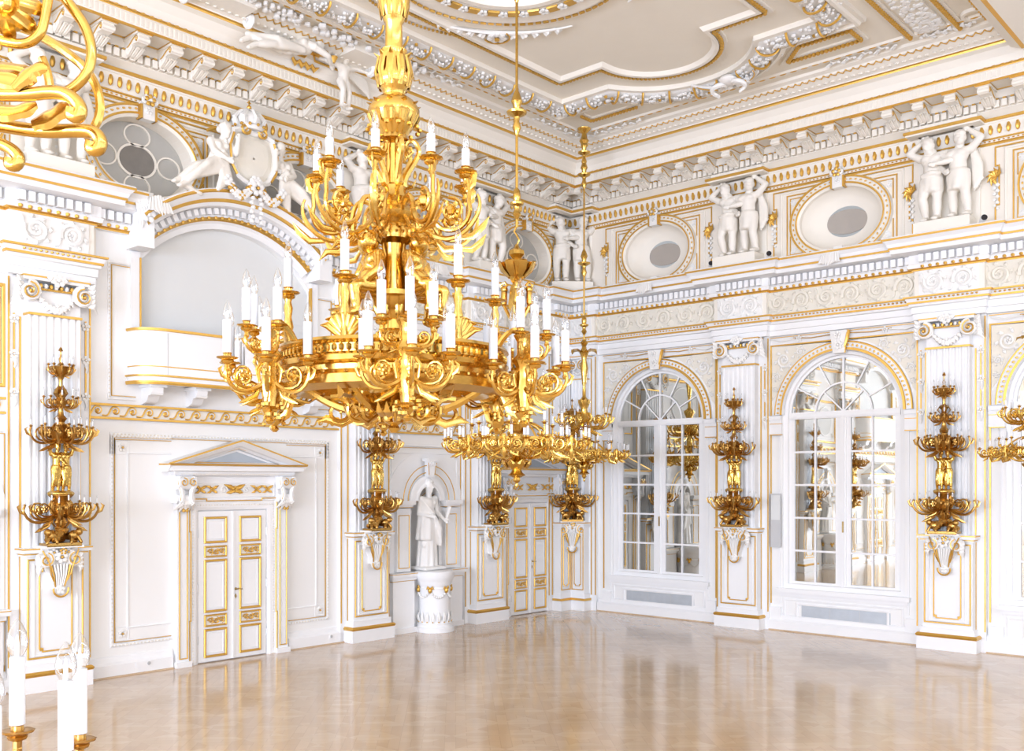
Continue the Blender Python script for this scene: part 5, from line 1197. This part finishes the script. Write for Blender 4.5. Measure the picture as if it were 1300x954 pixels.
# ------------------------------------------------------------------ winged figures on the ceiling cove
a1 = MB(MARB)
human(a1, dict(pel=(-.35, 0, .12), che=(0, -.05, .22), nec=(.2, -.06, .28), hea=(.3, -.08, .32), hiL=(-.45, .08, .1), hiR=(-.45, -.08, .1), knL=(-.85, .05, .08), knR=(-.8, -.16, -.02), anL=(-1.22, .02, .02), anR=(-1.15, -.1, -.12), toeL=(-1, 0, -.4), toeR=(-1, 0, -.4),
               shL=(.08, .16, .3), shR=(.12, -.2, .22), elL=(.38, .25, .3), elR=(.4, -.26, .12), haL=(.62, .12, .22), haR=(.6, -.1, .05)), 1., 'bun', (1, -.6, 0), True)
for k in range(7): a1.tube([(-.2+.02*k, -.14, .1), (-.6-.02*k, -.18, .0+.02*k), (-1.0-.04*k, -.12+.03*k, -.02+.02*k)], [.06, .03], 6)
for k in range(6): a1.leaf([(-.05, .1, .3), (-.4, .25, .40+.03*k), (-.75-.06*k, .32, .34+.06*k), (-1.0-.04*k, .3, .28+.08*k)], .09, (0, -1, .3), 2, th=.3)
an = empty('statue', label='white reclining winged woman on the ceiling cove, upper left', cat='statue'); remesh(a1, 'winged_figure', an, .022, 2, STAT, infl=.02); an.location = (1.42, -10.05, 11.68); an.rotation_euler = (0, 0, LW)
a2 = MB(MARB)
human(a2, dict(pel=(0, -.1, -.1), che=(.02, -.1, .2), nec=(.03, -.12, .36), hea=(.04, -.15, .44), hiL=(-.08, -.1, -.14), hiR=(.08, -.1, -.14), knL=(-.12, -.26, -.42), knR=(.12, -.2, -.44), anL=(-.06, -.12, -.78), anR=(.2, -.06, -.8), shL=(-.2, -.1, .3), shR=(.22, -.1, .3), elL=(-.44, -.16, .3), elR=(.46, -.12, .36), haL=(-.62, -.2, .42), haR=(.66, -.2, .32)), .9, 'short', (-.4, -1, .1))
for k in range(6): a2.leaf([(.1, .0, .25), (.4, .05, .34-.04*k), (.7+.04*k, .06, .26-.07*k), (.95, .05, .12-.08*k)], .09, (0, -1, .2), 2, th=.3)
an2 = empty('statue', label='white seated winged youth on the ceiling cove beside the reclining woman', cat='statue'); remesh(a2, 'winged_figure', an2, .022, 2, STAT, infl=.02); an2.location = (1.25, -9.0, 11.68); an2.scale = (.85, .85, .8); an2.rotation_euler = (0, 0, LW)
cv = empty('ceiling_cartouche', label='white scrolled plinths and gilt ornament between the ceiling figures', cat='cartouche')
m = MB(PLAS); m.box(1.25, 1.95, -9.2, -8.3, 12.0, 12.22); m.build('block', cv); m = MB(PLAS); m.box(1.25, 1.9, -12.6, -11.4, 12.0, 12.22); m.build('block', cv)
m = MB(MARB)
for y in (-11.3, -8.4, -12.6): m.tube([(1.5+a, y, 11.98+b) for a, b in spiral2(0, 0, .16, 1.3, 90, 1, 14)], .06, 6)
r = random.Random(8)
for i in range(130): y = -12.8+r.random()*5.4; s = r.uniform(.04, .08); m.ball((1.95+r.uniform(-.16, .16), y, 12.1), (s, s, s), 5, 3)
m.build('foliage', cv)
m = MB(GILT)
m.tube([(1.2, -11.0, 11.85), (1.2, -9.85, 11.85), (1.28, -9.8, 11.95)], .025, 5); m.tube([(1.3, -9.7, 11.9), (1.22, -9.62, 11.84), (1.22, -9.0, 11.84), (1.15, -8.9, 11.84), (1.15, -8.3, 11.86)], .025, 5)
m.lathe([(.09, 0), (.12, .03), (.1, .06), (.04, .06)], 12, (1.45, -9.58, 11.9)); m.lathe([(.03, 0), (.07, .08), (.09, .12)], 10, (1.4, -9.3, 11.85))
for k in range(4): m.leaf([(1.15, -10.1+.15*k, 11.78), (1.12, -10.0+.15*k, 11.7), (1.15, -9.9+.15*k, 11.78)], .06, (1, 0, -.5), 2)
m.build('gilt_ornament', cv)

# ------------------------------------------------------------------ chandeliers
CM, BM = candle_mesh(.027, .19, .115)
def ringmesh(m, r, prof, n=48, lob=0): m.sweep(arc(0, 0, r, 0, 360, n)[:-1], prof+[prof[0]], closed=True, side=1); return m
def branch_set(key, L, H, r, cr, G, sub=True):
    b = MB(G); scroll3(b, L, H, r)
    if not sub: cup(b, (L, 0, H), cr, 8)
    p = MB(G); cup(p, (0, 0, 0), cr, 12)
    return (b.mesh('branch'), p.mesh('drip_pan'), L, H)
def upper_set():     # big ring scroll hung outside the stem, cup above
    b = MB(GOLD); T2 = lambda l: [(a, 0, z) for a, z in l]
    b.tube(T2(bez((.12, .02), (.2, .10), (.26, .06), (.27, -.04), 8)+arc(.40, -.02, .13, 190, 380, 14)[1:]+[(.525, .10), (.51, .18), (.50, .22)]), [.018, .016, .016, .014], 6)
    b.tube(T2(spiral2(.40, -.02, .085, 1.3, 100, -1, 16, .3)), [.012, .008], 5)
    b.tube(T2(bez((.13, -.02), (.25, -.22), (.42, -.26), (.54, -.12), 10)+bez((.54, -.12), (.60, -.05), (.61, .02), (.58, .07), 6)[1:]), [.014, .017, .016, .008], 6)
    b.tube(T2(spiral2(.26, -.17, .07, 1.2, 30, -1, 14, .2)), [.013, .008], 5)
    b.ball((.40, -.02, -.02) if 0 else (.40, 0, -.02), (.035, .04, .035), 6, 4)
    for i in range(6): a = i*pi/3; b.leaf([(.40, 0, -.02), (.40+.05*cos(a), .02, -.02+.05*sin(a)), (.40+.085*cos(a), 0, -.02+.085*sin(a))], .022, (0, 1, 0), 1)
    for q in ([(.3, -.2), (.36, -.27), (.44, -.27), (.49, -.33)], [(.45, -.2), (.55, -.2), (.62, -.14), (.66, -.08)], [(.5, .1), (.55, .14), (.56, .2), (.54, .24)]): b.leaf([(a, 0, z) for a, z in q], .028, (0, 1, 0), 2)
    p = MB(GOLD); cup(p, (0, 0, 0), .062, 12); return (b.mesh('branch'), p.mesh('drip_pan'), .50, .22)
def put_branch(root, B, loc, rz, sub=True, cs=1., name='branch', candle=None, zs=1.):
    o = link(name, B[0], root, loc, rz)
    if sub: link('drip_pan', B[1], o, (B[2], 0, B[3]))
    cz_ = B[3]+.028
    if candle: link('candle', candle, o, (B[2], 0, cz_))
    else:
        c = link('candle', CM, o, (B[2], 0, cz_)); c.scale = (cs, cs, cs*zs); d = link('bulb', BM, o, (B[2], 0, cz_-.19*(1-zs))); d.scale = (cs, cs, cs)
    return o
def putto(mb, a, r, z, s=.5):
    """seated child figure on the rim at angle a, facing outward"""
    m = MB(GOLD); human(m, dict(pel=(0, 0, .12), che=(0, .02, .42), nec=(0, 0, .58), hea=(0, -.04, .66), hiL=(-.1, -.02, .1), hiR=(.1, -.02, .1), knL=(-.2, -.34, .12), knR=(.18, -.36, .06), anL=(-.21, -.34, -.24), anR=(.19, -.32, -.28), shL=(-.19, .02, .52), shR=(.19, .02, .52), elL=(-.3, -.04, .3), elR=(.3, -.04, .3), haL=(-.22, -.2, .12), haR=(.2, -.22, .14)), 1., 'short', (0, -1, -.1))
    m.ball((0, -.03, .2), (.17, .15, .16), 10, 6); m.ball((0, -.06, .74), (.125, .13, .135), 12, 8)
    R = Matrix.Rotation(a+pi/2, 4, 'Z'); T = Matrix.Translation((r*cos(a), r*sin(a), z))
    for i, v in enumerate(m.v): m.v[i] = tuple(T @ (R @ (Vector(v)*s)))
    mb.v, n0 = mb.v+m.v, len(mb.v); mb.f += [tuple(i+n0 for i in f) for f in m.f]; mb.m += [0]*len(m.f)

# --- the large foreground chandelier (origin at the candle ring)
GRAND = dict(top=None)
def grand(root, topz):
    m = MB(GOLD)
    core = [(.02, -.40), (.04, -.37), (.03, -.35), (.055, -.33), (.05, -.31), (.13, -.28), (.15, -.26), (.09, -.24), (.08, -.2), (.20, -.15), (.14, -.10), (.09, -.02), (.09, .06), (.13, .10), (.10, .14), (.09, .22), (.12, .26), (.09, .28), (.08, .34), (.13, .40), (.15, .47), (.18, .49), (.18, .52), (.08, .53), (.065, .72), (.08, .84), (.13, .87), (.135, .92), (.12, .95), (.13, .97), (.16, .99), (.18, 1.03), (.15, 1.07), (.11, 1.09), (.10, 1.11), (.12, 1.14), (.09, 1.18), (.085, 1.22), (.06, 1.24), (.05, 1.5), (.07, 1.52), (.10, 1.53), (.09, 1.56), (.11, 1.59), (.13, 1.62), (.165, 1.68), (.17, 1.73), (.14, 1.78), (.10, 1.81), (.07, 1.83), (.08, 1.86), (.11, 1.89), (.12, 1.94), (.10, 2.0), (.08, 2.07), (.09, 2.12), (.06, 2.13), (.055, 2.3), (.07, 2.32), (.09, 2.38), (.11, 2.46), (.10, 2.52), (.07, 2.54), (.16, 2.58), (.2, 2.62), (.1, 2.66), (.08, 2.8)]
    m.lathe(core, 24)
    for z, n, r, h in ((1.87, 10, .11, .2), (2.33, 9, .09, .2), (1.62, 10, .15, .13), (.36, 8, .12, .12), (-.33, 8, .1, .1)):
        for k in range(n): a = 2*pi*k/n; m.leaf([(r*.95*cos(a), r*.95*sin(a), z), (r*1.15*cos(a), r*1.15*sin(a), z+h*.5), (r*.95*cos(a), r*.95*sin(a), z+h), (r*1.2*cos(a), r*1.2*sin(a), z+h*1.12)], r*.32, (cos(a), sin(a), 0), 2)
    for k in range(14): a = 2*pi*k/14; m.ball((.17*cos(a), .17*sin(a), 1.60), .018, 5, 3); m.ball((.19*cos(a), .19*sin(a), .93), .022, 5, 3)
    z = 2.8
    while z < topz-.1:
        h = min(1.3, topz-z); m.lathe([(.05, z), (.05, z+h*.4), (.09, z+h*.45), (.12, z+h*.55), (.08, z+h*.66), (.05, z+h*.7), (.05, z+h)], 12); z += h
    m.lathe([(.05, topz-.2), (.2, topz-.06), (.24, topz)], 16)
    m.build('stem', root)
    for k in range(6):      # lyre ribs of the open basket
        a = k*pi/3+.3; c, s = cos(a), sin(a); m = MB(GOLD)
        P = bez((.07, 1.22), (.06, 1.32), (.19, 1.40), (.165, 1.47), 8)+bez((.165, 1.47), (.15, 1.55), (.07, 1.54), (.075, 1.46), 6)[1:]+[(.10, 1.42), (.125, 1.45), (.11, 1.48)]
        m.tube([(r*c, r*s, z) for r, z in P], [.022, .012], 6); m.leaf([(.07*c, .07*s, 1.20), (.13*c, .13*s, 1.22), (.15*c, .15*s, 1.27)], .03, (c, s, 0), 2); m.build('lyre_rib', root)
    m = MB(GOLD)
    ringmesh(m, .66, [(-.07, -.13), (-.03, -.16), (.06, -.13), (.075, -.08), (.05, -.05), (.05, -.02), (.09, 0), (.10, .03), (.07, .05), (.07, .10), (.10, .12), (.09, .14), (-.05, .14), (-.07, .1)], 12*4)
    for k in range(96): a = 2*pi*k/96; m.ball((.735*cos(a), .735*sin(a), .075), (.016, .016, .026), 5, 3)
    for k in range(60): a = 2*pi*k/60; m.ball((.735*cos(a), .735*sin(a), -.065), .014, 5, 3)
    m.build('candle_ring', root)
    for k in range(6):
        a = k*pi/3+pi/6; c, s = cos(a), sin(a); m = MB(GOLD)
        m.tube([(r*c, r*s, z) for r, z in bez((.10, -.18), (.25, -.34), (.45, -.2), (.62, -.08), 10)], [.035, .022], 6)
        m.tube([(r*c, r*s, z) for r, z in bez((.10, .0), (.3, .06), (.45, -.12), (.62, .0), 10)], [.02, .02], 6)
        sp = spiral2(.36, -.26, .10, 1.5, 60, 1, 16); m.tube([(r*c, r*s, z) for r, z in sp], [.02, .01], 5)
        m.leaf([(.2*c, .2*s, -.28), (.34*c, .34*s, -.34), (.44*c, .44*s, -.31), (.5*c, .5*s, -.33)], .03, (-s, c, 0), 3); m.leaf([(.45*c, .45*s, -.14), (.55*c, .55*s, -.2), (.66*c, .66*s, -.2), (.70*c, .70*s, -.14)], .03, (c, s, .4), 3)
        m.build('spoke', root)
    for k in range(6):      # shell cups low under the ring
        a = k*pi/3; c, s = cos(a), sin(a); m = MB(GOLD)
        for j in range(5): b = a+(j-2)*.16; m.leaf([(.12*c, .12*s, -.22), (.24*cos(b), .24*sin(b), -.30), (.31*cos(b), .31*sin(b), -.28), (.34*cos(b), .34*sin(b), -.22)], .028, (0, 0, 1), 1)
        m.tube([(r*c, r*s, z) for r, z in bez((.1, -.26), (.22, -.36), (.36, -.36), (.34, -.24), 8)], [.018, .012], 5); m.tube([(r*c, r*s, z) for r, z in spiral2(.28, -.27, .06, 1.3, 0, 1, 12)], .012, 5); m.build('shell_bracket', root)
    pm = MB(GOLD)
    for k in range(4):
        q = MB(GOLD); putto(q, radians((-124, 0, 56, 180)[k]), .16, .50, .46); remesh(q, 'putto', root, .010, 2, GOLD, infl=.013)
    U = upper_set()
    for k in range(9): put_branch(root, U, (0, 0, 1.06), 2*pi*k/9+.1, zs=.62)
    Lb = branch_set('l', .27, .10, .0125, .052, GOLD); Hb = branch_set('h', .15, .10, .011, .048, GOLD)
    for k in range(6):
        a = k*pi/3+.06; c, s = cos(a), sin(a); R = .90
        m = MB(GOLD); m.lathe([(.012, -.38), (.03, -.36), (.018, -.34), (.045, -.31), (.055, -.29), (.035, -.27), (.04, -.22), (.055, -.14), (.04, -.08), (.045, .0), (.07, .04), (.04, .08), (.04, .16), (.06, .2), (.03, .23)], 14, (R*c, R*s, 0), 7, .08)
        m.tube([(r*c, r*s, z) for r, z in bez((.66, .02), (.72, -.16), (.84, -.2), (.9, -.06), 8)], [.03, .02], 6); m.tube([(r*c, r*s, z) for r, z in bez((.70, .06), (.76, .26), (.9, .3), (.93, .16), 8)], [.022, .014], 6)
        m.leaf([(.74*c, .74*s, -.1), (.82*c, .82*s, -.26), (.9*c, .9*s, -.30), (.94*c, .94*s, -.35)], .04, (-s, c, 0), 3)
        r = random.Random(k)
        for j in range(10): b = r.uniform(0, 6.28); m.ball((R*c+.07*cos(b), R*s+.07*sin(b), -.24-.10*r.random()), .018, 5, 3)
        m.build('cluster_hub', root)
        for j in range(5): put_branch(root, Lb, (R*c, R*s, -.10), a+radians(-116+58*j))
        for j in range(3): put_branch(root, Hb, (R*c, R*s, .10), a+radians(-80+80*j))
        b = a+pi/6; c, s = cos(b), sin(b); m = MB(GOLD)      # palmette with one tall candle between the clusters
        for j in range(-3, 4): t = j*.36; m.leaf([(.68*c, .68*s, .13), (.69*c-s*.05*sin(t), .69*s+c*.05*sin(t), .13+.07*cos(t)), (.71*c-s*.12*sin(t), .71*s+c*.12*sin(t), .15+.13*cos(t)), (.74*c-s*.15*sin(t), .74*s+c*.15*sin(t), .15+.12*cos(t))], .028, (c, s, 0), 1)
        m.lathe([(.03, .14), (.02, .22), (.035, .28), (.022, .34), (.03, .40), (.02, .44), (.03, .47)], 10, (.68*c, .68*s, 0)); o = m.build('palmette_stand', root)
        p = link('drip_pan', U[1], o, (.68*c, .68*s, .50)); link('candle', CM, o, (.68*c, .68*s, .528)); link('bulb', BM, o, (.68*c, .68*s, .528))
CAMX, CAMY, CAMZ = 17.124, -21.569, 3.5
TH = radians(41.76); FX, FY = -sin(TH), cos(TH); RX, RY = cos(TH), sin(TH)
def at(px, py, d): a = (px-650)/1250; return (CAMX+d*(FX+a*RX), CAMY+d*(FY+a*RY), CAMZ+d*(612-py)/1250)
A = at(500, 473, 6.5)
GCH = 'gilded chandeliers in the hall'
ga = empty('chandelier', A, radians(TH*0+20), 'largest golden chandelier in the foreground with seated putti and tall white candles', 'chandelier', GCH); grand(ga, 12.2-A[2])

def lesser(root, topz, crown):
    m = MB(GOLD)
    m.lathe([(.01, -.70), (.03, -.66), (.02, -.62), (.06, -.58), (.05, -.54), (.14, -.50), (.09, -.46), (.07, -.42), (.16, -.38), (.22, -.30), (.13, -.25), (.09, -.2), (.1, -.08), (.2, -.04), (.12, .02), (.09, .1), (.13, .2), (.16, .26), (.1, .34), (.08, .5), (.11, .62), (.16, .7), (.2, .78), (.14, .84), (.1, .95), (.08, 1.1), (.12, 1.18), (.15, 1.3), (.07, 1.36), (.045, 1.4), (.04, 1.68), (.06, 1.74)], 18, (0, 0, 0), 9, .03)
    for z, n, r, h in ((-.4, 8, .2, .14), (.2, 8, .14, .15), (1.16, 8, .13, .18), (.72, 8, .18, .12)):
        for k in range(n): a = 2*pi*k/n; m.leaf([(r*.8*cos(a), r*.8*sin(a), z), (r*1.1*cos(a), r*1.1*sin(a), z+h*.5), (r*1.2*cos(a), r*1.2*sin(a), z+h)], r*.35, (cos(a), sin(a), 0), 2)
    m.build('stem', root)
    m = MB(GOLD)
    if crown:
        m.lathe([(.04, 1.7), (.05, 1.78), (.08, 1.9), (.13, 2.1), (.10, 2.35), (.06, 2.42), (.09, 2.46), (.13, 2.55), (.22, 2.64), (.27, 2.72), (.12, 2.72), (.07, 2.8), (.12, 2.86), (.11, 2.92), (.05, 2.96), (.02, 3.02)], 16, (0, 0, 0), 8, .06)
        for k in range(8): a = 2*pi*k/8; m.leaf([(.12*cos(a), .12*sin(a), 2.52), (.22*cos(a), .22*sin(a), 2.62), (.28*cos(a), .28*sin(a), 2.74), (.33*cos(a), .33*sin(a), 2.73)], .08, (0, 0, 1), 2)
        for k in range(4):
            a = k*pi/2+.4; c, s = cos(a), sin(a)
            m.tube([(r*c, r*s, z) for r, z in bez((.05, 1.78), (.10, 1.95), (.26, 2.1), (.2, 2.3), 8)+[(.24, 2.4), (.18, 2.44), (.14, 2.38)]], [.03, .025], 6); m.ball((.19*c, .19*s, 2.33), .06, 8, 6); capsule(m, (.19*c, .19*s, 2.28), (.2*c, .2*s, 2.12), .05, .055)
        m.tube([(.0, 0, 3.0), (.04, 0, 3.08), (0, 0, 3.16), (-.04, 0, 3.22), (0, 0, 3.3)], .016, 6)
        z0 = 3.28
    else:
        m.lathe([(.05, 1.7), (.07, 1.9), (.10, 2.1), (.06, 2.3), (.08, 2.4), (.12, 2.48), (.07, 2.56), (.05, 2.64), (.10, 2.72), (.04, 2.8)], 14)
        for k in range(6): a = 2*pi*k/6; m.leaf([(.06*cos(a), .06*sin(a), 2.5), (.2*cos(a), .2*sin(a), 2.56), (.33*cos(a), .33*sin(a), 2.54), (.36*cos(a), .36*sin(a), 2.46)], .09, (0, 0, 1), 2)
        z0 = 2.8
    m.build('crown_bowl', root)
    m = MB(GOLD); m.tube([(0, 0, z0), (0, 0, topz)], .022, 8)
    def knop(z, k=1.): m.lathe([(.02, z-.34*k), (.07, z-.22*k), (.04, z-.12*k), (.05, z-.06*k), (.15*k, z-.01), (.16*k, z+.02), (.05, z+.05), (.06, z+.12*k), (.09*k, z+.18*k), (.05, z+.3*k), (.02, z+.36*k)], 12)
    knop(z0+.35, .7)
    for q in (.36, .78): knop(z0+(topz-z0)*q)
    knop(topz-.6); m.lathe([(.04, topz-.45), (.12, topz-.3), (.08, topz-.24), (.06, topz-.12), (.16, topz-.03), (.17, topz)], 14)
    m.build('hanging_rod', root)
    m = MB(GOLD); ringmesh(m, .56, [(-.05, -.07), (0, -.09), (.05, -.06), (.04, 0), (.07, .03), (.06, .07), (-.04, .07)], 40)
    for k in range(60): a = 2*pi*k/60; m.ball((.605*cos(a), .605*sin(a), -.015), .018, 5, 3)
    m.build('candle_ring', root)
    Lb, Ub, Hb = LESS
    for k in range(8):
        a = k*pi/4+.2; c, s = cos(a), sin(a); m = MB(GOLD)
        m.tube([(r*c, r*s, z) for r, z in bez((.09, -.15), (.2, -.3), (.4, -.25), (.55, -.05), 8)], .022, 5); m.tube([(r*c, r*s, z) for r, z in bez((.09, .3), (.25, .34), (.45, .2), (.55, .04), 8)], .018, 5)
        m.lathe([(.01, -.26), (.03, -.2), (.06, -.12), (.03, -.04), (.05, .04), (.03, .1)], 8, (.84*c, .84*s, 0)); m.tube([(.6*c, .6*s, 0), (.72*c, .72*s, -.12), (.84*c, .84*s, -.06)], .022, 5)
        m.leaf([(.6*c, .6*s, -.05), (.7*c, .7*s, -.2), (.84*c, .84*s, -.26)], .06, (-s, c, 0), 3); m.build('cluster_hub', root)
        for j in range(4): put_branch(root, Lb, (.84*c, .84*s, -.05), a+radians(-105+70*j), False, candle=SC2)
        put_branch(root, Hb, (.58*c, .58*s, .12), a+pi/8, False, candle=SC2)
    for k in range(9): put_branch(root, Ub, (0, 0, .80), 2*pi*k/10, False, candle=SC2)
SC2 = small_candle(.020, .13, .08)
LESS = (branch_set('a', .30, .10, .017, .045, GOLD, False), branch_set('b', .62, .16, .022, .045, GOLD, False), branch_set('c', .12, .16, .014, .045, GOLD, False))
B_ = at(656, 562, 15); lb = empty('chandelier', B_, .3, 'golden chandelier with leafy crown bowl hanging right behind the largest one', 'chandelier', GCH); lesser(lb, 12.2-B_[2], True)
C_ = (2.3, -2.3, 4.2); lc = empty('chandelier', C_, .1, 'farthest golden chandelier on a thin rod in front of the room corner', 'chandelier', GCH); lesser(lc, 12.2-C_[2], False)
D_ = at(1312, 572, 18); ld = dup(lc, loc=D_, label='golden chandelier cut off by the right edge of the photo'); ld.scale = (.82, .82, .82)
# nearest chandelier: only the lower scrolls of one bracket reach into the picture at upper left
E_ = at(-150, 60, 2.35)
near = empty('chandelier', (E_[0], E_[1], E_[2]), TH, 'very near golden chandelier scrollwork filling the upper left corner', 'chandelier', GCH)
# local frame: x = across, y = away, z = up ; K metres per pixel at the bracket
K = 2.35/1250
def pp(x, y, d=0.): return ((x+150)*K, d, (60-y)*K)
def npth(l, d=0.): return [pp(x, y, d+(q[0] if q else 0)) for x, y, *q in l]
def smooth(P, n=2):
    for _ in range(n):
        Q = [P[0]]
        for a, b in zip(P, P[1:]): Q += [tuple(a[i]*.75+b[i]*.25 for i in range(3)), tuple(a[i]*.25+b[i]*.75 for i in range(3))]
        P = Q+[P[-1]]
    return P
m = MB(GOLD)
m.tube(smooth(npth([(58, -30), (85, 2), (104, 30), (111, 62), (104, 88), (86, 106), (72, 112)], .03)), [.013, .012], 10)
m.tube(smooth(npth([(22, 20), (44, 32), (64, 46), (86, 64), (102, 92), (106, 118), (100, 140), (84, 158)], .10)), [.012, .011], 8)
m.tube(smooth(npth([(70, -20), (62, 30), (56, 50), (38, 62), (10, 58), (-30, 44), (-90, 40)], -.02)), [.011, .013], 10)
m.tube(smooth(npth([(38, 60), (46, 80), (50, 110)], .06)), .011, 8)
m.build('upper_scroll', near)
m = MB(GOLD)
m.tube(smooth(npth([(-120, 120), (-20, 126), (40, 127), (80, 122), (100, 130), (111, 145), (106, 156), (97, 152), (99, 144)], -.03)), [.016, .014, .015, .013][0], 10)
m.tube(smooth(npth([(-120, 140), (-20, 150), (40, 160), (90, 158), (112, 160), (120, 174), (115, 184), (106, 182), (108, 174)], .04)), .017, 10)
m.tube(smooth(npth([(-80, 170), (-30, 172), (5, 182), (20, 196), (16, 208), (6, 206), (8, 198)], .02)), .015, 10)
m.build('lower_scroll', near)
m = MB(GOLD); r = random.Random(6)
m.ball(pp(15, 16), (.045, .035, .045), 14, 8); m.ball(pp(18, 14, -.035), (.022, .02, .022), 10, 6)
for k in range(8): a = k*pi/4; m.leaf([pp(16, 15, -.02), pp(16+22*cos(a), 15+22*sin(a), -.05), pp(16+40*cos(a), 15+34*sin(a), -.02), pp(16+46*cos(a), 15+40*sin(a), .01)], .024, (0, -1, 0), 2)
m.build('flower_boss', near)
for L_, W_, d in (([(-60, 118), (-10, 105), (25, 110), (45, 118)], .035, -.04), ([(30, 122), (48, 104), (62, 96), (73, 98)], .022, -.05), ([(-40, 100), (0, 88), (30, 92), (42, 108)], .03, 0.), ([(-20, 140), (15, 148), (38, 142), (52, 136)], .024, -.02), ([(40, 158), (62, 150), (78, 138), (88, 134)], .026, 0.)):
    m = MB(GOLD); m.leaf(smooth(npth(L_, d), 2), W_, (0, -1, .2), 3); m.build('acanthus_leaf', near)
m = MB(GOLD); c = pp(-520, 0, .6)
m.lathe([(.01, -.5), (.06, -.42), (.12, -.32), (.2, -.22), (.16, -.1), (.1, .1), (.14, .3), (.2, .36), (.1, .5), (.07, 1.2), (.12, 1.4), (.06, 1.6), (.05, 6.0), (.2, 12.2-E_[2])], 18, (c[0], c[1], 0)); m.build('stem', near)
m = MB(GOLD); m.sweep(arc(c[0], c[1], .5, 0, 360, 40)[:-1], [(-.05, -.1), (.05, -.08), (.07, .0), (.05, .08), (-.05, .06), (-.05, -.1)], closed=True); m.tube([(c[0]-.5, c[1], 0), (c[0]+.5, c[1], 0)], .03, 6); m.tube([(c[0], c[1]-.5, 0), (c[0], c[1]+.5, 0)], .03, 6)
m.tube(smooth([(c[0]+.45, c[1]-.2, -.02), (c[0]+.6, c[1]-.35, -.1), pp(-120, 120, -.03)], 2), .017, 8); m.tube(smooth([(c[0]+.45, c[1]-.2, .05), (c[0]+.7, c[1]-.4, .12), pp(-90, 40, -.02)], 2), .014, 8); m.tube(smooth([(c[0]+.45, c[1]-.2, -.05), pp(-200, 150, 0), pp(-120, 140, .04)], 2), .016, 8); m.build('candle_ring', near)
Nb = branch_set('n', .3, .12, .017, .055, GOLD)
for k in range(5): put_branch(near, Nb, (c[0], c[1], .1), 1.2+k*.9)

# ------------------------------------------------------------------ standing candelabrum whose bulbs show at the lower left
T_ = at(66, 612, 2.2)
tc = empty('standing_candelabrum', (T_[0], T_[1], 0), TH, 'near candelabrum with large clear flame bulbs at the lower left corner', 'candelabrum')
kk = 2.2/1250
m = MB(OLDG); zt = CAMZ-(985-612)*kk
m.lathe([(.28, 0), (.3, .05), (.22, .1), (.12, .18), (.07, .3), (.05, .5), (.09, .6), (.05, .75), (.045, 1.6), (.09, 1.8), (.05, 1.95), (.04, zt-.3), (.07, zt-.22), (.1, zt-.12), (.05, zt-.06), (.03, zt)], 18); m.build('pole', tc)
cm, _ = candle_mesh(.0165, .15, .086); q_ = MB(BULB); q_.lathe([(.010, .15), (.0205, .168), (.0225, .184), (.019, .205), (.010, .225), (.002, .236)], 16); q_.use(BULBC); q_.lathe([(.006, .15), (.005, .18), (.002, .2)], 8); bm_ = q_.mesh('bulb')
for (x, ytip, d) in ((22, 786, .0), (76, 803, .10), (100, 815, -.06), (37, 845, -.16)):
    lx = (x-66)*kk; zt2 = CAMZ-(ytip-612)*kk*(1+d/2.2)-.236; lx *= (1+d/2.2)
    m = MB(OLDG); m.tube(smooth([(0, 0, zt-.1), (lx*.4, d*.4, zt-.2), (lx*1.05, d*1.05, zt-.12), (lx, d, zt2-.03)], 2), .010, 8); o = m.build('branch', tc)
    p = MB(OLDG); cup(p, (0, 0, 0), .03, 12); link('drip_pan', p.mesh('drip_pan'), o, (lx, d, zt2-.015)); link('candle', cm, o, (lx, d, zt2)); link('bulb', bm_, o, (lx, d, zt2))

# ------------------------------------------------------------------ light, sky and camera
w = bpy.data.worlds.new('day'); S.world = w; w.use_nodes = True
w.node_tree.nodes['Background'].inputs[0].default_value = (.93, .96, 1, 1); w.node_tree.nodes['Background'].inputs[1].default_value = .8
def area(name, loc, rot, sx, sy, e, col=(1, 1, 1)):
    l = bpy.data.lights.new(name, 'AREA'); l.shape = 'RECTANGLE'; l.size = sx; l.size_y = sy; l.energy = e; l.color = col
    o = bpy.data.objects.new(name, l); COL.objects.link(o); o.location = loc; o.rotation_euler = rot; return o
EW = 270
for i, y in enumerate(WINY): area('window_daylight', (XE-.02, y, 3.9), (0, radians(90+14), 0), 5.6, 2.6, EW, (.80, .92, 1.17)); area('oval_daylight', (XE-.02, y, OVZ), (0, radians(90+18), 0), 1.4, 2.0, EW*1.2, (.88, .93, 1.06))
for u in (4, 9, 14, 19): area('back_fill_lamp', (u, YE+.02, 3.9), (radians(94), 0, 0), 2.6, 5.6, EW*10.5, (.80, .92, 1.17))  # boosted lamps at added openings of the unseen back wall, brightening the mirror wall
cam = bpy.data.cameras.new('camera'); co = bpy.data.objects.new('camera', cam); COL.objects.link(co); S.camera = co
co.location = (CAMX, CAMY, CAMZ); co.rotation_euler = (radians(90), 0, TH)
cam.sensor_width = 36; cam.lens = 1250/1300*36; cam.shift_x = 0; cam.shift_y = (612-477)/1300; cam.clip_end = 200; cam.clip_start = .05
S.view_settings.view_transform = 'Standard'; S.view_settings.look = 'None'; S.view_settings.exposure = -.72; S.view_settings.gamma = 1; S.view_settings.use_curve_mapping = False
S.cycles.max_bounces = 10; S.cycles.diffuse_bounces = 6; S.cycles.glossy_bounces = 5; S.cycles.transparent_max_bounces = 16; S.cycles.sample_clamp_indirect = 8
S.cycles.use_denoising = True; S.cycles.caustics_reflective = False
bpy.context.view_layer.update()
